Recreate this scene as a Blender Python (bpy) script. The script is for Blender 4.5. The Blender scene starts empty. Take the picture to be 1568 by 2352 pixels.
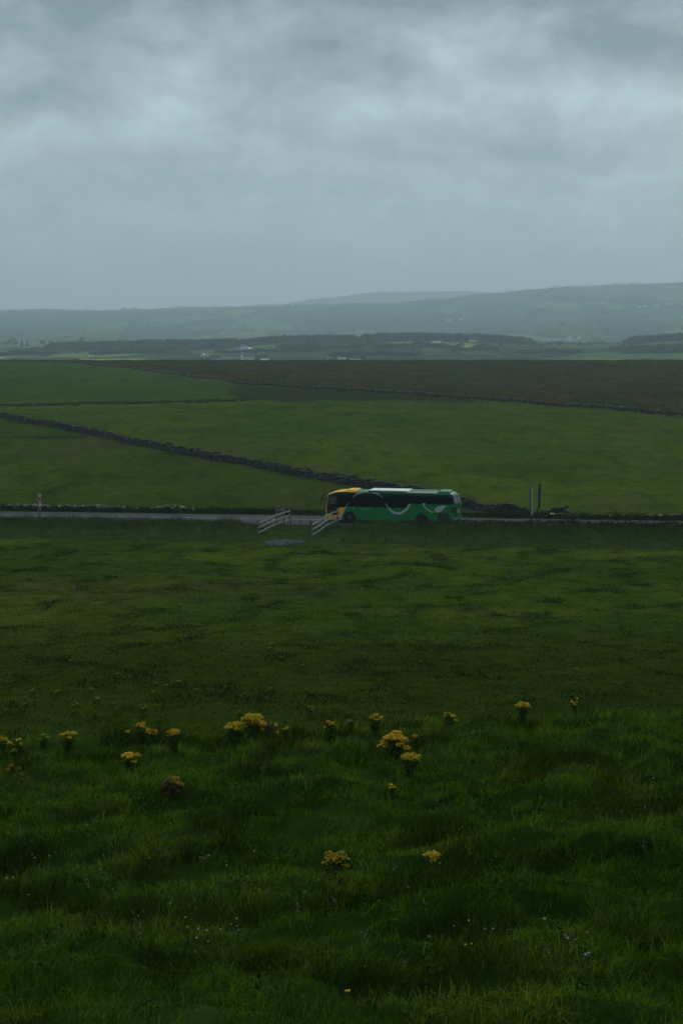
import bpy, bmesh, math, random
import numpy as np
from mathutils import Matrix, Vector
R = np.random.default_rng(7); random.seed(7)
S = bpy.context.scene
COL = S.collection
rad = math.radians
# ------------------------------------------------------------------ camera model
FPX = 1421.0; PITCH = rad(7.1); EYE = np.array([0.0, 0.0, 0.0]); K = 682/1568.0
def ray(xd, yd):                      # xd, yd: pixels of the photograph shown 1568 wide
    u = (xd*K-341)/FPX; v = (yd*K-512)/FPX
    c, s = math.cos(PITCH), math.sin(PITCH)
    return np.array([u, c-v*s, -s-v*c])
# ------------------------------------------------------------------ noise
def perlin(x, y, seed=0):
    x = np.asarray(x, float); y = np.asarray(y, float)
    xi = np.floor(x).astype(np.int64); yi = np.floor(y).astype(np.int64)
    fx = x-xi; fy = y-yi
    def g(ix, iy, dx, dy):
        h = (ix*374761393 + iy*668265263 + seed*974634777) & 0xffffffff
        h = ((h ^ (h >> 13))*1274126177) & 0xffffffff
        h = (h ^ (h >> 16)) & 0xffff
        a = h*(2*math.pi/65536)
        return np.cos(a)*dx+np.sin(a)*dy
    u = fx*fx*fx*(fx*(fx*6-15)+10); v = fy*fy*fy*(fy*(fy*6-15)+10)
    a = g(xi, yi, fx, fy); b = g(xi+1, yi, fx-1, fy)
    c = g(xi, yi+1, fx, fy-1); d = g(xi+1, yi+1, fx-1, fy-1)
    return 1.4*((a*(1-u)+b*u)*(1-v)+(c*(1-u)+d*u)*v)
def fbm(x, y, seed=0, oct=4):
    t = 0; a = 1; f = 1; n = 0
    for i in range(oct):
        t = t+a*perlin(x*f+i*17.3, y*f-i*9.1, seed+i); n += a; a *= .5; f *= 2.03
    return t/n*1.5
def sst(a, b, x):
    t = np.clip((x-a)/(b-a), 0, 1); return t*t*(3-2*t)
# ------------------------------------------------------------------ terrain
PD = [-30, 0, 4, 8.5, 11, 14, 19, 23.2, 25, 27, 30, 36, 45, 58, 72, 100, 127, 131, 134, 136, 143, 146, 174, 240, 350, 520, 690, 720, 780, 1000, 1300, 1500]
PZ = [-1.3, -1.75, -2.7, -4.42, -4.98, -5.5, -6.18, -6.80, -7.25, -8.0, -9.1, -10.9, -12.0, -13.7, -15.2, -17.4, -18.9, -18.85, -18.5, -18.3, -18.3, -18.1, -18.2, -17.0, -16.0, -14.2, -12.3, -12.5, -15, -25, -28, -27]
_d = np.linspace(-30, 1500, 15301)
_z = np.interp(_d, PD, PZ)
def _sm(z, w):
    k = np.ones(w)/w; zp = np.pad(z, w//2, mode='edge'); return np.convolve(zp, k, 'valid')[:len(z)]
_za = _sm(_sm(_z, 17), 17); _zb = _sm(_sm(_z, 201), 201)
_w = sst(146, 190, _d)
_zs = _za*(1-_w)+_zb*_w
RX = [-900, -400, 0, 200, 500, 700, 900, 1100, 1220, 1400, 1568, 2000, 3000]
RZ = [-22, -22, -24, -21, -17, -12, -8.5, -9, -14, -16, -7, -2, -10]
def tany(yd): return math.tan(PITCH+math.atan((yd*K-512)/FPX))
AX = [-1500, -500, 0, 200, 380, 470, 520, 600, 800, 900, 1000, 1100, 1200, 1300, 1400, 1568, 2000, 3000]
AZ = [-tany(y)*8500 for y in (705, 720, 717, 714, 712, 713, 710, 706, 702, 698, 690, 680, 670, 662, 657, 653, 650, 690)]
BX = [-1500, 300, 470, 600, 660, 720, 800, 870, 1000, 1100, 1250, 1600, 3000]
BZ = [-tany(y)*11500 for y in (760, 740, 715, 700, 700, 688, 680, 672, 670, 672, 680, 720, 760)]
def road_y(x): return 139.5-.17*x
def road_z(x): return -18.3+.007*x
def height(x, y):
    x = np.asarray(x, float); y = np.asarray(y, float)
    k = .17*sst(80, 128, y)*(1-sst(165, 330, y))
    dd = y+k*x
    z = np.interp(np.clip(dd, -30, 1500), _d, _zs)
    z = z+.007*x*sst(90, 125, dd)*(1-sst(150, 260, dd))
    z = z+.052*np.clip(x, -14, 14)*sst(4, 12, y)*(1-sst(27, 42, y))
    far = y > 1400
    if np.any(far):
        yf = np.maximum(y, 1); u = (x/yf*FPX+341)/K
        r = np.interp(u, RX, RZ)
        f1 = sst(1450, 2250, yf)
        zz = -27*(1-f1)+r*f1
        zz = zz*(1-sst(2300, 2900, yf))+(-32)*sst(2300, 2900, yf)
        a = np.interp(u, AX, AZ)
        fa = sst(2900, 8500, yf)**1.1
        zz = np.where(yf > 2900, -32*(1-fa)+a*fa, zz)
        zz = np.where(yf > 8500, a+(-20-a)*sst(8500, 10000, yf), zz)
        b = np.interp(u, BX, BZ)
        zz = np.where(yf > 10000, -20+(b+20)*sst(10000, 11500, yf), zz)
        zz = np.where(yf > 11500, b+(-60-b)*sst(11500, 13300, yf), zz)
        zz = zz+fbm(x/np.interp(yf, [2300, 4000], [170, 520]), y/np.interp(yf, [2300, 4000], [150, 900]), 31, 4)*np.interp(yf, [1400, 2250, 3200, 8500, 11500, 13300], [3.2, 2.2, 8, 22, 14, 10])
        z = np.where(far, zz, z)
    # relief
    off = np.abs(y-road_y(x))
    rm = sst(3.6, 6, off)
    z = z+(.70+.16*sst(9, 16, x))*np.exp(-((y-road_y(x)+5.3)/.8)**2)*(1-.95*sst(-10, -8, x)*(1-sst(.2, 1.6, x)))
    wn = (1-sst(30, 40, y))*sst(3, 7, y)
    rel = wn*(.26*perlin(x/2.6, y/1.5, 3)+.36*(.35-np.abs(perlin(x/1.5+5, y/.85, 4)))+.15*perlin(x/.75, y/.5, 5))
    wm = sst(32, 45, y)*(1-sst(126, 133, y))
    rel = rel+wm*(.24*perlin(x/8, y/9, 8)+.10*perlin(x/2.6, y/3.2, 9)+.09*perlin(x/1.1, y/1.3, 10))
    wf = sst(143, 155, y)*(1-sst(1200, 1400, y))
    rel = rel+wf*(.25*perlin(x/11, y/22, 12)+.14*perlin(x/3, y/6, 13))
    rel = rel+sst(355, 420, y)*(1-sst(900, 1200, y))*(.35*perlin(x/25, y/40, 14)+.25*perlin(x/6, y/14, 15))
    return z+rel*rm
def hz(x, y): return float(height(np.array([x]), np.array([y]))[0])
_t = np.concatenate([np.arange(5, 60, .04), np.arange(60, 200, .1), np.geomspace(200, 13200, 5200)])
def pix(xd, yd, clear=0.0, lo=5, hi=13200):
    """first ground point seen along the ray through a pixel of the photograph"""
    r = ray(xd, yd); t = _t[(_t >= lo) & (_t <= hi)]/r[1]
    P = t[:, None]*r[None]
    c = P[:, 2]-height(P[:, 0], P[:, 1])
    i = np.argmax(c <= clear) if np.any(c <= clear) else int(np.argmin(c))
    return np.array([P[i, 0], P[i, 1], P[i, 2]-c[i]]), float(max(c[i], 0))
def gp(xd, yd, **k): return pix(xd, yd, **k)[0]
# ------------------------------------------------------------------ materials
def mat(name, col, rough=.8, attr=None, spec=.3, metal=0, coat=0, noise=0, nscale=8, bump=0, bscale=30, trans=0, stretch=(1, 1, 1)):
    m = bpy.data.materials.new(name); m.use_nodes = True
    nt = m.node_tree; b = nt.nodes['Principled BSDF']
    b.inputs['Roughness'].default_value = rough; b.inputs['Specular IOR Level'].default_value = spec
    b.inputs['Metallic'].default_value = metal; b.inputs['Coat Weight'].default_value = coat
    b.inputs['Base Color'].default_value = (*col, 1)
    src = None
    if attr:
        a = nt.nodes.new('ShaderNodeAttribute'); a.attribute_name = attr; src = a.outputs['Color']
    if noise or bump:
        tc = nt.nodes.new('ShaderNodeTexCoord'); mp = nt.nodes.new('ShaderNodeMapping'); mp.inputs['Scale'].default_value = stretch
        nt.links.new(tc.outputs['Object'], mp.inputs['Vector'])
    if noise:
        n = nt.nodes.new('ShaderNodeTexNoise'); n.inputs['Scale'].default_value = nscale; n.inputs['Detail'].default_value = 6
        nt.links.new(mp.outputs[0], n.inputs['Vector'])
        mr = nt.nodes.new('ShaderNodeMapRange'); mr.inputs[1].default_value = .3; mr.inputs[2].default_value = .7
        mr.inputs[3].default_value = 1-noise; mr.inputs[4].default_value = 1+noise
        nt.links.new(n.outputs['Fac'], mr.inputs[0])
        mx = nt.nodes.new('ShaderNodeVectorMath'); mx.operation = 'SCALE'
        if src is None:
            rgb = nt.nodes.new('ShaderNodeRGB'); rgb.outputs[0].default_value = (*col, 1); src = rgb.outputs[0]
        nt.links.new(src, mx.inputs[0]); nt.links.new(mr.outputs[0], mx.inputs['Scale']); src = mx.outputs[0]
    if src is not None: nt.links.new(src, b.inputs['Base Color'])
    if bump:
        n2 = nt.nodes.new('ShaderNodeTexNoise'); n2.inputs['Scale'].default_value = bscale; n2.inputs['Detail'].default_value = 5
        nt.links.new(mp.outputs[0], n2.inputs['Vector'])
        bp = nt.nodes.new('ShaderNodeBump'); bp.inputs['Strength'].default_value = bump; bp.inputs['Distance'].default_value = .02
        nt.links.new(n2.outputs['Fac'], bp.inputs['Height']); nt.links.new(bp.outputs[0], b.inputs['Normal'])
    if trans:
        b.inputs['Transmission Weight'].default_value = trans
    return m
M = {}
M['grass'] = mat('grass_blades', (.04, .09, .02), .9, attr='tint', spec=0)
M['leaf'] = mat('leaves', (.03, .06, .02), .9, attr='tint', spec=0)
M['petal'] = mat('ragwort_petals', (.62, .40, .015), .8, attr='tint', spec=.1)
M['stone'] = mat('wall_stone', (.2, .2, .19), .95, attr='tint', spec=.1, noise=.35, nscale=6)
M['asphalt'] = mat('asphalt', (.052, .058, .062), .9, spec=.08, noise=.22, nscale=1.3, bump=.3, bscale=60)
M['roadpaint'] = mat('road_paint', (.26, .28, .28), .8, spec=.1, noise=.35, nscale=3)
M['patch'] = mat('road_patch', (.105, .115, .115), .9, spec=.1, noise=.25, nscale=2)
M['green'] = mat('bus_green_paint', (.003, .155, .040), .5, spec=.16, coat=0, noise=.10, nscale=1.2)
M['yellow'] = mat('bus_yellow_paint', (.84, .44, .006), .5, spec=.25, coat=0, noise=.10, nscale=1.2)
M['glass'] = mat('tinted_glass', (.004, .006, .006), .12, spec=.2)
M['glassband'] = mat('black_band', (.005, .006, .006), .3, spec=.2)
M['doorglass'] = mat('door_glass', (.05, .085, .08), .08, spec=.6)
M['rearglass'] = mat('rear_glass', (.12, .13, .14), .3, spec=.6)  # pale base colour paints the sky's reflection into the rear window
M['decal'] = mat('silver_decal', (.36, .41, .42), .4, spec=.4, noise=.08, nscale=2)
M['decal_dim'] = mat('silver_decal_on_glass', (.135, .165, .178), .35, spec=.4, noise=.08, nscale=2)
M['whitepaint'] = mat('white_roof_paint', (.72, .76, .74), .4, spec=.4, noise=.08, nscale=2)
M['black'] = mat('black_plastic', (.012, .013, .014), .5)
M['tyre'] = mat('tyre_rubber', (.012, .012, .012), .85)
M['rim'] = mat('wheel_rim', (.10, .10, .095), .45, metal=.5)
M['grille'] = mat('grille', (.006, .03, .014), .6)
M['redlamp'] = mat('red_lamp', (.06, .01, .008), .3)
M['amber'] = mat('lettering', (.10, .26, .2), .5)
M['rail'] = mat('weathered_rail', (.33, .33, .28), .8, noise=.3, nscale=5, bump=.3, stretch=(1, 1, 6))
M['post'] = mat('grey_post', (.095, .108, .105), .85, noise=.3, nscale=5, bump=.3)
M['fencepost'] = mat('dark_fence_post', (.05, .055, .05), .9)
M['wire'] = mat('wire', (.08, .085, .085), .5, metal=.6)
M['pole'] = mat('galvanised_pole', (.17, .20, .205), .5, metal=.4, noise=.2, nscale=4)
M['darkpole'] = mat('dark_pole', (.028, .036, .036), .6, noise=.3, nscale=3)
M['signface'] = mat('sign_face', (.19, .215, .20), .5, noise=.22, nscale=3, stretch=(1, 1, .5))
M['signbrown'] = mat('sign_brown', (.16, .085, .05), .5)
M['signwhite'] = mat('sign_white', (.6, .6, .6), .5)
M['signback'] = mat('sign_back', (.03, .038, .04), .6)
M['gravel'] = mat('gravel', (.1, .11, .12), .95, attr='tint', noise=.3, nscale=10)
M['whitewash'] = mat('whitewashed_wall', (.60, .62, .62), .9, noise=.1, nscale=.4)
M['greywall'] = mat('grey_render', (.32, .34, .34), .9, noise=.1, nscale=.4)
M['slate'] = mat('slate_roof', (.09, .11, .12), .8, noise=.2, nscale=.6)
M['tinroof'] = mat('pale_metal_roof', (.30, .33, .34), .5, noise=.12, nscale=.5)
M['window'] = mat('house_window', (.02, .025, .03), .2)
M['bark'] = mat('bark', (.05, .045, .035), .9)
# ------------------------------------------------------------------ mesh helpers
def tag(o, label=None, cat=None, group=None, kind=None):
    if label: o['label'] = label
    if cat: o['category'] = cat
    if group: o['group'] = group
    if kind: o['kind'] = kind
    return o
def link(o, parent=None):
    COL.objects.link(o)
    if parent is not None: o.parent = parent
    return o
def empty(name, loc, rz=0, parent=None):
    o = bpy.data.objects.new(name, None); o.location = loc; o.rotation_euler = (0, 0, rz); o.empty_display_size = .2
    return link(o, parent)
def fast(name, V, polys, mats, parent=None, tint=None, midx=None, smooth=False, loc=None):
    """V (n,3); polys: list of (m,k) int arrays; tint (n,3) per vertex"""
    me = bpy.data.meshes.new(name)
    V = np.asarray(V, np.float32)
    if loc is not None: V = V-np.asarray(loc, np.float32)[None]
    me.vertices.add(len(V)); me.vertices.foreach_set('co', V.ravel())
    polys = [p for p in polys if p is not None and len(p)]
    flat = np.concatenate([p.ravel() for p in polys]).astype(np.int32)
    tot = np.concatenate([np.full(len(p), p.shape[1], np.int32) for p in polys])
    st = np.concatenate([[0], np.cumsum(tot)[:-1]]).astype(np.int32)
    me.loops.add(len(flat)); me.loops.foreach_set('vertex_index', flat)
    me.polygons.add(len(tot)); me.polygons.foreach_set('loop_start', st); me.polygons.foreach_set('loop_total', tot)
    if midx is not None: me.polygons.foreach_set('material_index', np.asarray(midx, np.int32))
    me.update(calc_edges=True)
    if tint is not None:
        a = me.attributes.new('tint', 'FLOAT_COLOR', 'POINT')
        c = np.ones((len(V), 4), np.float32); c[:, :3] = tint; a.data.foreach_set('color', c.ravel())
    if smooth: me.polygons.foreach_set('use_smooth', np.ones(len(tot), bool))
    for m in (mats if isinstance(mats, (list, tuple)) else [mats]): me.materials.append(m)
    o = bpy.data.objects.new(name, me)
    if loc is not None and parent is None: o.location = loc
    return link(o, parent)
class MB:
    def __init__(s): s.v = []; s.f = []
    def add(s, v, f):
        n = len(s.v); s.v += [tuple(p) for p in v]; s.f += [tuple(i+n for i in q) for q in f]
    def box(s, c, d, rz=0, ry=0, rx=0, bev=0):
        hx, hy, hz_ = d[0]/2, d[1]/2, d[2]/2
        m = Matrix.Rotation(rz, 3, 'Z') @ Matrix.Rotation(ry, 3, 'Y') @ Matrix.Rotation(rx, 3, 'X')
        v = [m @ Vector((a*hx, b*hy, e*hz_))+Vector(c) for a in (-1, 1) for b in (-1, 1) for e in (-1, 1)]
        s.add(v, [(0, 1, 3, 2), (4, 6, 7, 5), (0, 4, 5, 1), (2, 3, 7, 6), (0, 2, 6, 4), (1, 5, 7, 3)])
    def bar(s, a, b, w, h=None, up=(0, 0, 1)):
        a = Vector(a); b = Vector(b); h = h or w; t = (b-a).normalized()
        sd = t.cross(Vector(up)); sd = sd.normalized() if sd.length > 1e-4 else Vector((1, 0, 0)); u = sd.cross(t)
        v = [p+sd*(i*w/2)+u*(j*h/2) for p in (a, b) for i, j in ((-1, -1), (1, -1), (1, 1), (-1, 1))]
        s.add(v, [(3, 2, 1, 0), (4, 5, 6, 7), (0, 1, 5, 4), (1, 2, 6, 5), (2, 3, 7, 6), (3, 0, 4, 7)])
    def tube(s, pts, r, n=8):
        pts = [Vector(p) for p in pts]; rr = r if isinstance(r, (list, tuple)) else [r]*len(pts); base = len(s.v); vs = []; fs = []
        for i, p in enumerate(pts):
            t = (pts[min(i+1, len(pts)-1)]-pts[max(i-1, 0)]).normalized()
            a = t.cross(Vector((0, 1, 0))); a = a.normalized() if a.length > 1e-3 else Vector((1, 0, 0)); b = t.cross(a)
            for k in range(n):
                q = 2*math.pi*k/n; vs.append(p+a*math.cos(q)*rr[i]+b*math.sin(q)*rr[i])
        for i in range(len(pts)-1):
            for k in range(n):
                fs.append((i*n+k, i*n+(k+1) % n, (i+1)*n+(k+1) % n, (i+1)*n+k))
        fs.append(tuple(reversed(range(n)))); fs.append(tuple(range((len(pts)-1)*n, len(pts)*n)))
        s.add(vs, fs)
    def lathe_y(s, prof, n=28, c=(0, 0, 0)):          # prof: (radius, y)
        vs = []; fs = []
        for r, y in prof:
            for k in range(n):
                q = 2*math.pi*k/n; vs.append((c[0]+r*math.cos(q), c[1]+y, c[2]+r*math.sin(q)))
        for i in range(len(prof)-1):
            for k in range(n): fs.append((i*n+k, i*n+(k+1) % n, (i+1)*n+(k+1) % n, (i+1)*n+k))
        fs.append(tuple(range(n))); fs.append(tuple(reversed(range((len(prof)-1)*n, len(prof)*n))))
        s.add(vs, fs)
    def build(s, name, m, parent=None, smooth=False, bevel=0, loc=None):
        me = bpy.data.meshes.new(name); me.from_pydata(s.v, [], s.f); me.materials.append(m)
        bm = bmesh.new(); bm.from_mesh(me); bmesh.ops.recalc_face_normals(bm, faces=bm.faces)
        if bevel: bmesh.ops.bevel(bm, geom=list(bm.edges), offset=bevel, segments=1, affect='EDGES')
        bm.to_mesh(me); bm.free()
        if smooth:
            for p in me.polygons: p.use_smooth = True
        o = bpy.data.objects.new(name, me)
        if loc is not None: o.location = loc
        return link(o, parent)
def blades(name, P, H, W, lean, tint, m, kind=None, parent=None, curl=.35, loc=None, yaw=None):
    """grass blades: P (n,3) roots, H heights, W widths, lean (n,2) horizontal reach as share of the height"""
    n = len(P); a = R.uniform(0, math.pi, n) if yaw is None else yaw
    sx = np.cos(a)*W/2; sy = np.sin(a)*W/2
    side = np.stack([sx, sy, np.zeros(n)], 1)
    l1 = np.stack([lean[:, 0]*H*curl, lean[:, 1]*H*curl, H*.55], 1)
    l2 = np.stack([lean[:, 0]*H, lean[:, 1]*H, H*np.clip(1-.28*(lean**2).sum(1), .35, 1)], 1)
    V = np.empty((n, 5, 3), np.float32)
    V[:, 0] = P-side; V[:, 1] = P+side; V[:, 2] = P+l1+side*.8; V[:, 3] = P+l1-side*.8; V[:, 4] = P+l2
    b = np.arange(n)[:, None]*5
    q = b+np.array([[0, 1, 2, 3]]); t = b+np.array([[3, 2, 4]])
    c = np.repeat(np.asarray(tint)[:, None, :], 5, 1)
    o = fast(name, V.reshape(-1, 3), [q, t], m, parent, c.reshape(-1, 3), loc=loc)
    if kind: o['kind'] = kind
    return o
def leafverts(P, size, tint, squash=.8):
    n = len(P)
    a = R.normal(size=(n, 3)); a /= np.linalg.norm(a, axis=1)[:, None]
    b = R.normal(size=(n, 3)); b -= (a*b).sum(1)[:, None]*a; b /= np.linalg.norm(b, axis=1)[:, None]
    s = np.asarray(size).reshape(-1, 1)*np.ones((n, 1))
    V = np.stack([P-a*s, P+b*s*squash*.6, P+a*s, P-b*s*squash*.6], 1)
    return V.reshape(-1, 3), (np.arange(n)[:, None]*4+np.arange(4)[None]), np.repeat(tint, 4, 0)
def hsv_jit(base, n, v=.25, h=.12):
    base = np.asarray(base); k = 1+R.normal(0, v, (n, 1)).clip(-.7, 1.2)
    w = R.normal(0, h, (n, 1))
    c = base[None]*k; c = c*np.concatenate([1+w, np.ones((n, 1)), 1-w], 1)
    return c.clip(.001, 1)
# ------------------------------------------------------------------ ground sheet
def inpoly(x, y, poly):
    c = np.zeros(x.shape, bool); n = len(poly); j = n-1
    for i in range(n):
        xi, yi = poly[i][:2]; xj, yj = poly[j][:2]
        c ^= ((yi > y) != (yj > y)) & (x < (xj-xi)*(y-yi)/((yj-yi) or 1e-9)+xi); j = i
    return c
MOORWALL = [(-260, 812), (0, 824), (160, 832), (300, 846), (440, 867), (560, 883), (700, 892), (850, 899), (1040, 914), (1300, 934), (1568, 953), (1900, 975)]
MWP = [gp(a, max(b, 832), lo=160, hi=720) for a, b in MOORWALL]
MWX = [p[0] for p in MWP]; MWY = [p[1] for p in MWP]
STRIP = [gp(a, b, lo=160, hi=720) for a, b in ((545, 884), (700, 894), (850, 901), (1040, 916), (1140, 926), (1060, 926), (900, 921), (750, 921), (560, 921), (520, 905))]
UPLEFT = [(-700, 945), (-200, 940), (0, 933), (300, 928), (560, 921), (900, 921), (1140, 926)]
ULP = [gp(a, b, lo=160, hi=720) for a, b in UPLEFT]
ULX = [p[0] for p in ULP]; ULY = [p[1] for p in ULP]
WALLPX = [(-420, 868), (-150, 924), (0, 958), (100, 977), (200, 997), (300, 1020), (400, 1039), (500, 1058), (600, 1077), (700, 1096), (800, 1113), (880, 1127), (960, 1140), (1060, 1166), (1120, 1176), (1180, 1182), (1240, 1186), (1300, 1189)]
WALLP = [gp(a, b, lo=143, hi=720) for a, b in WALLPX]
ditch = gp(108, 1007, lo=143, hi=700)
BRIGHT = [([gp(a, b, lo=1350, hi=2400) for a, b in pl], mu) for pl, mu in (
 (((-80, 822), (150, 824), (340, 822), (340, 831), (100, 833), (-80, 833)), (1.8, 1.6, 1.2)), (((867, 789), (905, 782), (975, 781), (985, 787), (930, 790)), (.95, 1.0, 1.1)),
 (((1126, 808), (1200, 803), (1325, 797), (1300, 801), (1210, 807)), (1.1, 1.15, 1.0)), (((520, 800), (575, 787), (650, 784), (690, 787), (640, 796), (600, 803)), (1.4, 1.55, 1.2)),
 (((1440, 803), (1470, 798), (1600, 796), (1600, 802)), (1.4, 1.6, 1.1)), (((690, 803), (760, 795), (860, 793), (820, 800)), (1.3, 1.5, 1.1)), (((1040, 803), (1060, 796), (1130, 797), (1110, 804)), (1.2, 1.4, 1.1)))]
def ground_tint(x, y):
    n1 = fbm(x/14, y/14, 41, 4); n2 = fbm(x/3.2, y/4.5, 42, 4); n3 = fbm(x/45, y/40, 43, 3); n4 = perlin(x/.9, y/1.2, 44)
    def mix(a, b, t): return a*(1-t[..., None])+b*t[..., None]
    G = lambda *c: np.array(c)
    near = mix(np.ones(x.shape+(3,))*G(.014, .034, .005), G(.022, .044, .007), sst(-.3, .5, n2))
    mid = mix(np.ones(x.shape+(3,))*G(.033, .062, .005), G(.056, .084, .008), sst(-.4, .5, n1))
    mid = mix(mid, G(.016, .040, .006), sst(.05, .5, n2)*.75)
    mid = mix(mid, G(.050, .056, .012), sst(.0, .6, -n3+n4*.25)*.7)
    lowd = sst(84, 62, y)*sst(38, 44, y) if False else (1-sst(56, 90, y))
    mid = mix(mid, G(.020, .034, .004), lowd*sst(-1.2, .3, n3+n1*.5)*.88)
    farg = mix(np.ones(x.shape+(3,))*G(.042, .076, .009), G(.058, .086, .010), sst(-.4, .5, fbm(x/30, y/60, 45)))
    farg = mix(farg, G(.022, .046, .008), sst(-.05, .5, fbm(x/6, y/22, 46))*.5)
    farg = mix(farg, G(.020, .040, .008), sst(.2, .5, fbm(x/2.2, y/9, 53))*.5)
    farg = mix(farg, G(.055, .070, .018), sst(.05, .5, fbm(x/12, y/50, 47))*.6)
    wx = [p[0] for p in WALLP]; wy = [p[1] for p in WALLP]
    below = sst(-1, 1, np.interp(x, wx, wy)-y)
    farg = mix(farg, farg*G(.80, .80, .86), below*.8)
    moor = mix(np.ones(x.shape+(3,))*G(.040, .040, .013), G(.027, .037, .011), sst(-.3, .4, fbm(x/18, y/45, 48)))
    moor = mix(moor, G(.034, .052, .014), sst(.1, .5, fbm(x/30, y/60, 54)))
    moor = mix(moor, G(.062, .048, .018), sst(.0, .5, fbm(x/10, y/30, 49))*.7)
    verge = mix(np.ones(x.shape+(3,))*G(.026, .050, .010), G(.038, .062, .014), sst(-.3, .4, n2))
    c = mix(near, mid, sst(30, 42, y))
    k = .17
    dd = y+k*x
    c = mix(c, verge, sst(125.5, 130, dd+n2*2.5))
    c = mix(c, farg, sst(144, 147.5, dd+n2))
    yy = y+fbm(x/9, y/9, 50)*9
    dst = sst(-2, 2, yy-np.interp(x, ULX, ULY))
    up = mix(np.ones(x.shape+(3,))*G(.042, .078, .013), G(.033, .064, .011), sst(-.3, .4, fbm(x/16, y/40, 51)))
    inb = (y > 200)
    c = mix(c, up, dst*inb)
    st = inpoly(x+n2*2, yy, STRIP)
    c = np.where((st & inb)[..., None], mix(np.ones(x.shape+(3,))*G(.020, .034, .010), G(.032, .036, .013), sst(-.3, .4, n2)), c)
    c = mix(c, moor, sst(-5, 5, yy-np.interp(x, MWX, MWY))*inb)
    e = ((x-ditch[0])/7)**2+((y-ditch[1])/3.2)**2+n2*.5
    c = mix(c, G(.02, .03, .014), 1-sst(.6, 1.1, e))
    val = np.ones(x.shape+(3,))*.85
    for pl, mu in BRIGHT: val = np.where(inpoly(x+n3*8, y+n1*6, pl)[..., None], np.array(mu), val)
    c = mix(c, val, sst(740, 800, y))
    return c.clip(.002, 3)
rows = np.concatenate([np.arange(-30, 6, 1.0), np.arange(6, 34, .08), np.arange(34, 126, .35), np.arange(126, 150, .25), np.geomspace(150, 760, 290), np.geomspace(765, 13300, 400)])
NC = 430
ss = np.linspace(-1, 1, NC)
Wd = 12+.5*np.maximum(rows, 0)
GX = Wd[:, None]*ss[None]; GY = np.repeat(rows[:, None], NC, 1)
GZ = height(GX, GY)
GT = ground_tint(GX, GY)
V = np.stack([GX, GY, GZ], -1).reshape(-1, 3)
idx = np.arange(len(rows)*NC).reshape(len(rows), NC)
q = np.stack([idx[:-1, :-1], idx[:-1, 1:], idx[1:, 1:], idx[1:, :-1]], -1).reshape(-1, 4)
gm = bpy.data.materials.new('pasture_ground'); gm.use_nodes = True
nt = gm.node_tree; bs = nt.nodes['Principled BSDF']; bs.inputs['Roughness'].default_value = .95; bs.inputs['Specular IOR Level'].default_value = 0
def N(t, **kw):
    n = nt.nodes.new(t)
    for k_, v_ in kw.items(): setattr(n, k_, v_)
    return n
at = N('ShaderNodeAttribute'); at.attribute_name = 'tint'
geo = N('ShaderNodeNewGeometry')
sep = N('ShaderNodeSeparateXYZ'); nt.links.new(geo.outputs['Position'], sep.inputs[0])
def noisefac(scale, lo, hi, detail=6, rough=.6):
    n = N('ShaderNodeTexNoise'); n.inputs['Scale'].default_value = scale; n.inputs['Detail'].default_value = detail; n.inputs['Roughness'].default_value = rough
    nt.links.new(geo.outputs['Position'], n.inputs['Vector'])
    mr = N('ShaderNodeMapRange'); mr.inputs[1].default_value = .3; mr.inputs[2].default_value = .7; mr.inputs[3].default_value = lo; mr.inputs[4].default_value = hi
    nt.links.new(n.outputs['Fac'], mr.inputs[0]); return mr.outputs[0]
def scalev(c, f):
    v = N('ShaderNodeVectorMath', operation='SCALE'); nt.links.new(c, v.inputs[0]); nt.links.new(f, v.inputs['Scale']); return v.outputs[0]
c1 = scalev(scalev(at.outputs['Color'], noisefac(.9, .68, 1.32)), noisefac(.16, .85, 1.15))
# patchwork of hedged fields in the valley and on the hills
cmb = N('ShaderNodeCombineXYZ')
wob = N('ShaderNodeTexNoise'); wob.inputs['Scale'].default_value = .006; nt.links.new(geo.outputs['Position'], wob.inputs['Vector'])
wv = N('ShaderNodeVectorMath', operation='SCALE'); nt.links.new(wob.outputs['Color'], wv.inputs[0]); wv.inputs['Scale'].default_value = 90
ad = N('ShaderNodeVectorMath', operation='ADD'); nt.links.new(geo.outputs['Position'], ad.inputs[0]); nt.links.new(wv.outputs[0], ad.inputs[1])
def cells(sx, sy):
    q_ = N('ShaderNodeVectorMath', operation='MULTIPLY'); nt.links.new(ad.outputs[0], q_.inputs[0]); q_.inputs[1].default_value = (1/sx, 1/sy, 0); return q_.outputs[0]
fsel = N('ShaderNodeMath', operation='GREATER_THAN'); nt.links.new(sep.outputs['Y'], fsel.inputs[0]); fsel.inputs[1].default_value = 2750
mp = N('ShaderNodeMix', data_type='VECTOR'); nt.links.new(fsel.outputs[0], mp.inputs['Factor']); nt.links.new(cells(120, 170), mp.inputs[4]); nt.links.new(cells(190, 620), mp.inputs[5])
vo = N('ShaderNodeTexVoronoi', voronoi_dimensions='2D'); vo.inputs['Scale'].default_value = 1; nt.links.new(mp.outputs[1], vo.inputs['Vector'])
ve = N('ShaderNodeTexVoronoi', voronoi_dimensions='2D', feature='DISTANCE_TO_EDGE'); ve.inputs['Scale'].default_value = 1; nt.links.new(mp.outputs[1], ve.inputs['Vector'])
vs = N('ShaderNodeSeparateColor'); nt.links.new(vo.outputs['Color'], vs.inputs[0])
cr = N('ShaderNodeValToRGB'); cr.color_ramp.interpolation = 'CONSTANT'
for i, (p, c) in enumerate([(0, (.040, .062, .022)), (.20, (.085, .155, .04)), (.38, (.032, .05, .020)), (.55, (.13, .22, .05)), (.68, (.055, .10, .030)), (.82, (.20, .27, .07)), (.92, (.06, .08, .03))]):
    e = cr.color_ramp.elements[i] if i < 2 else cr.color_ramp.elements.new(p)
    e.position = p; e.color = (*c, 1)
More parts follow.
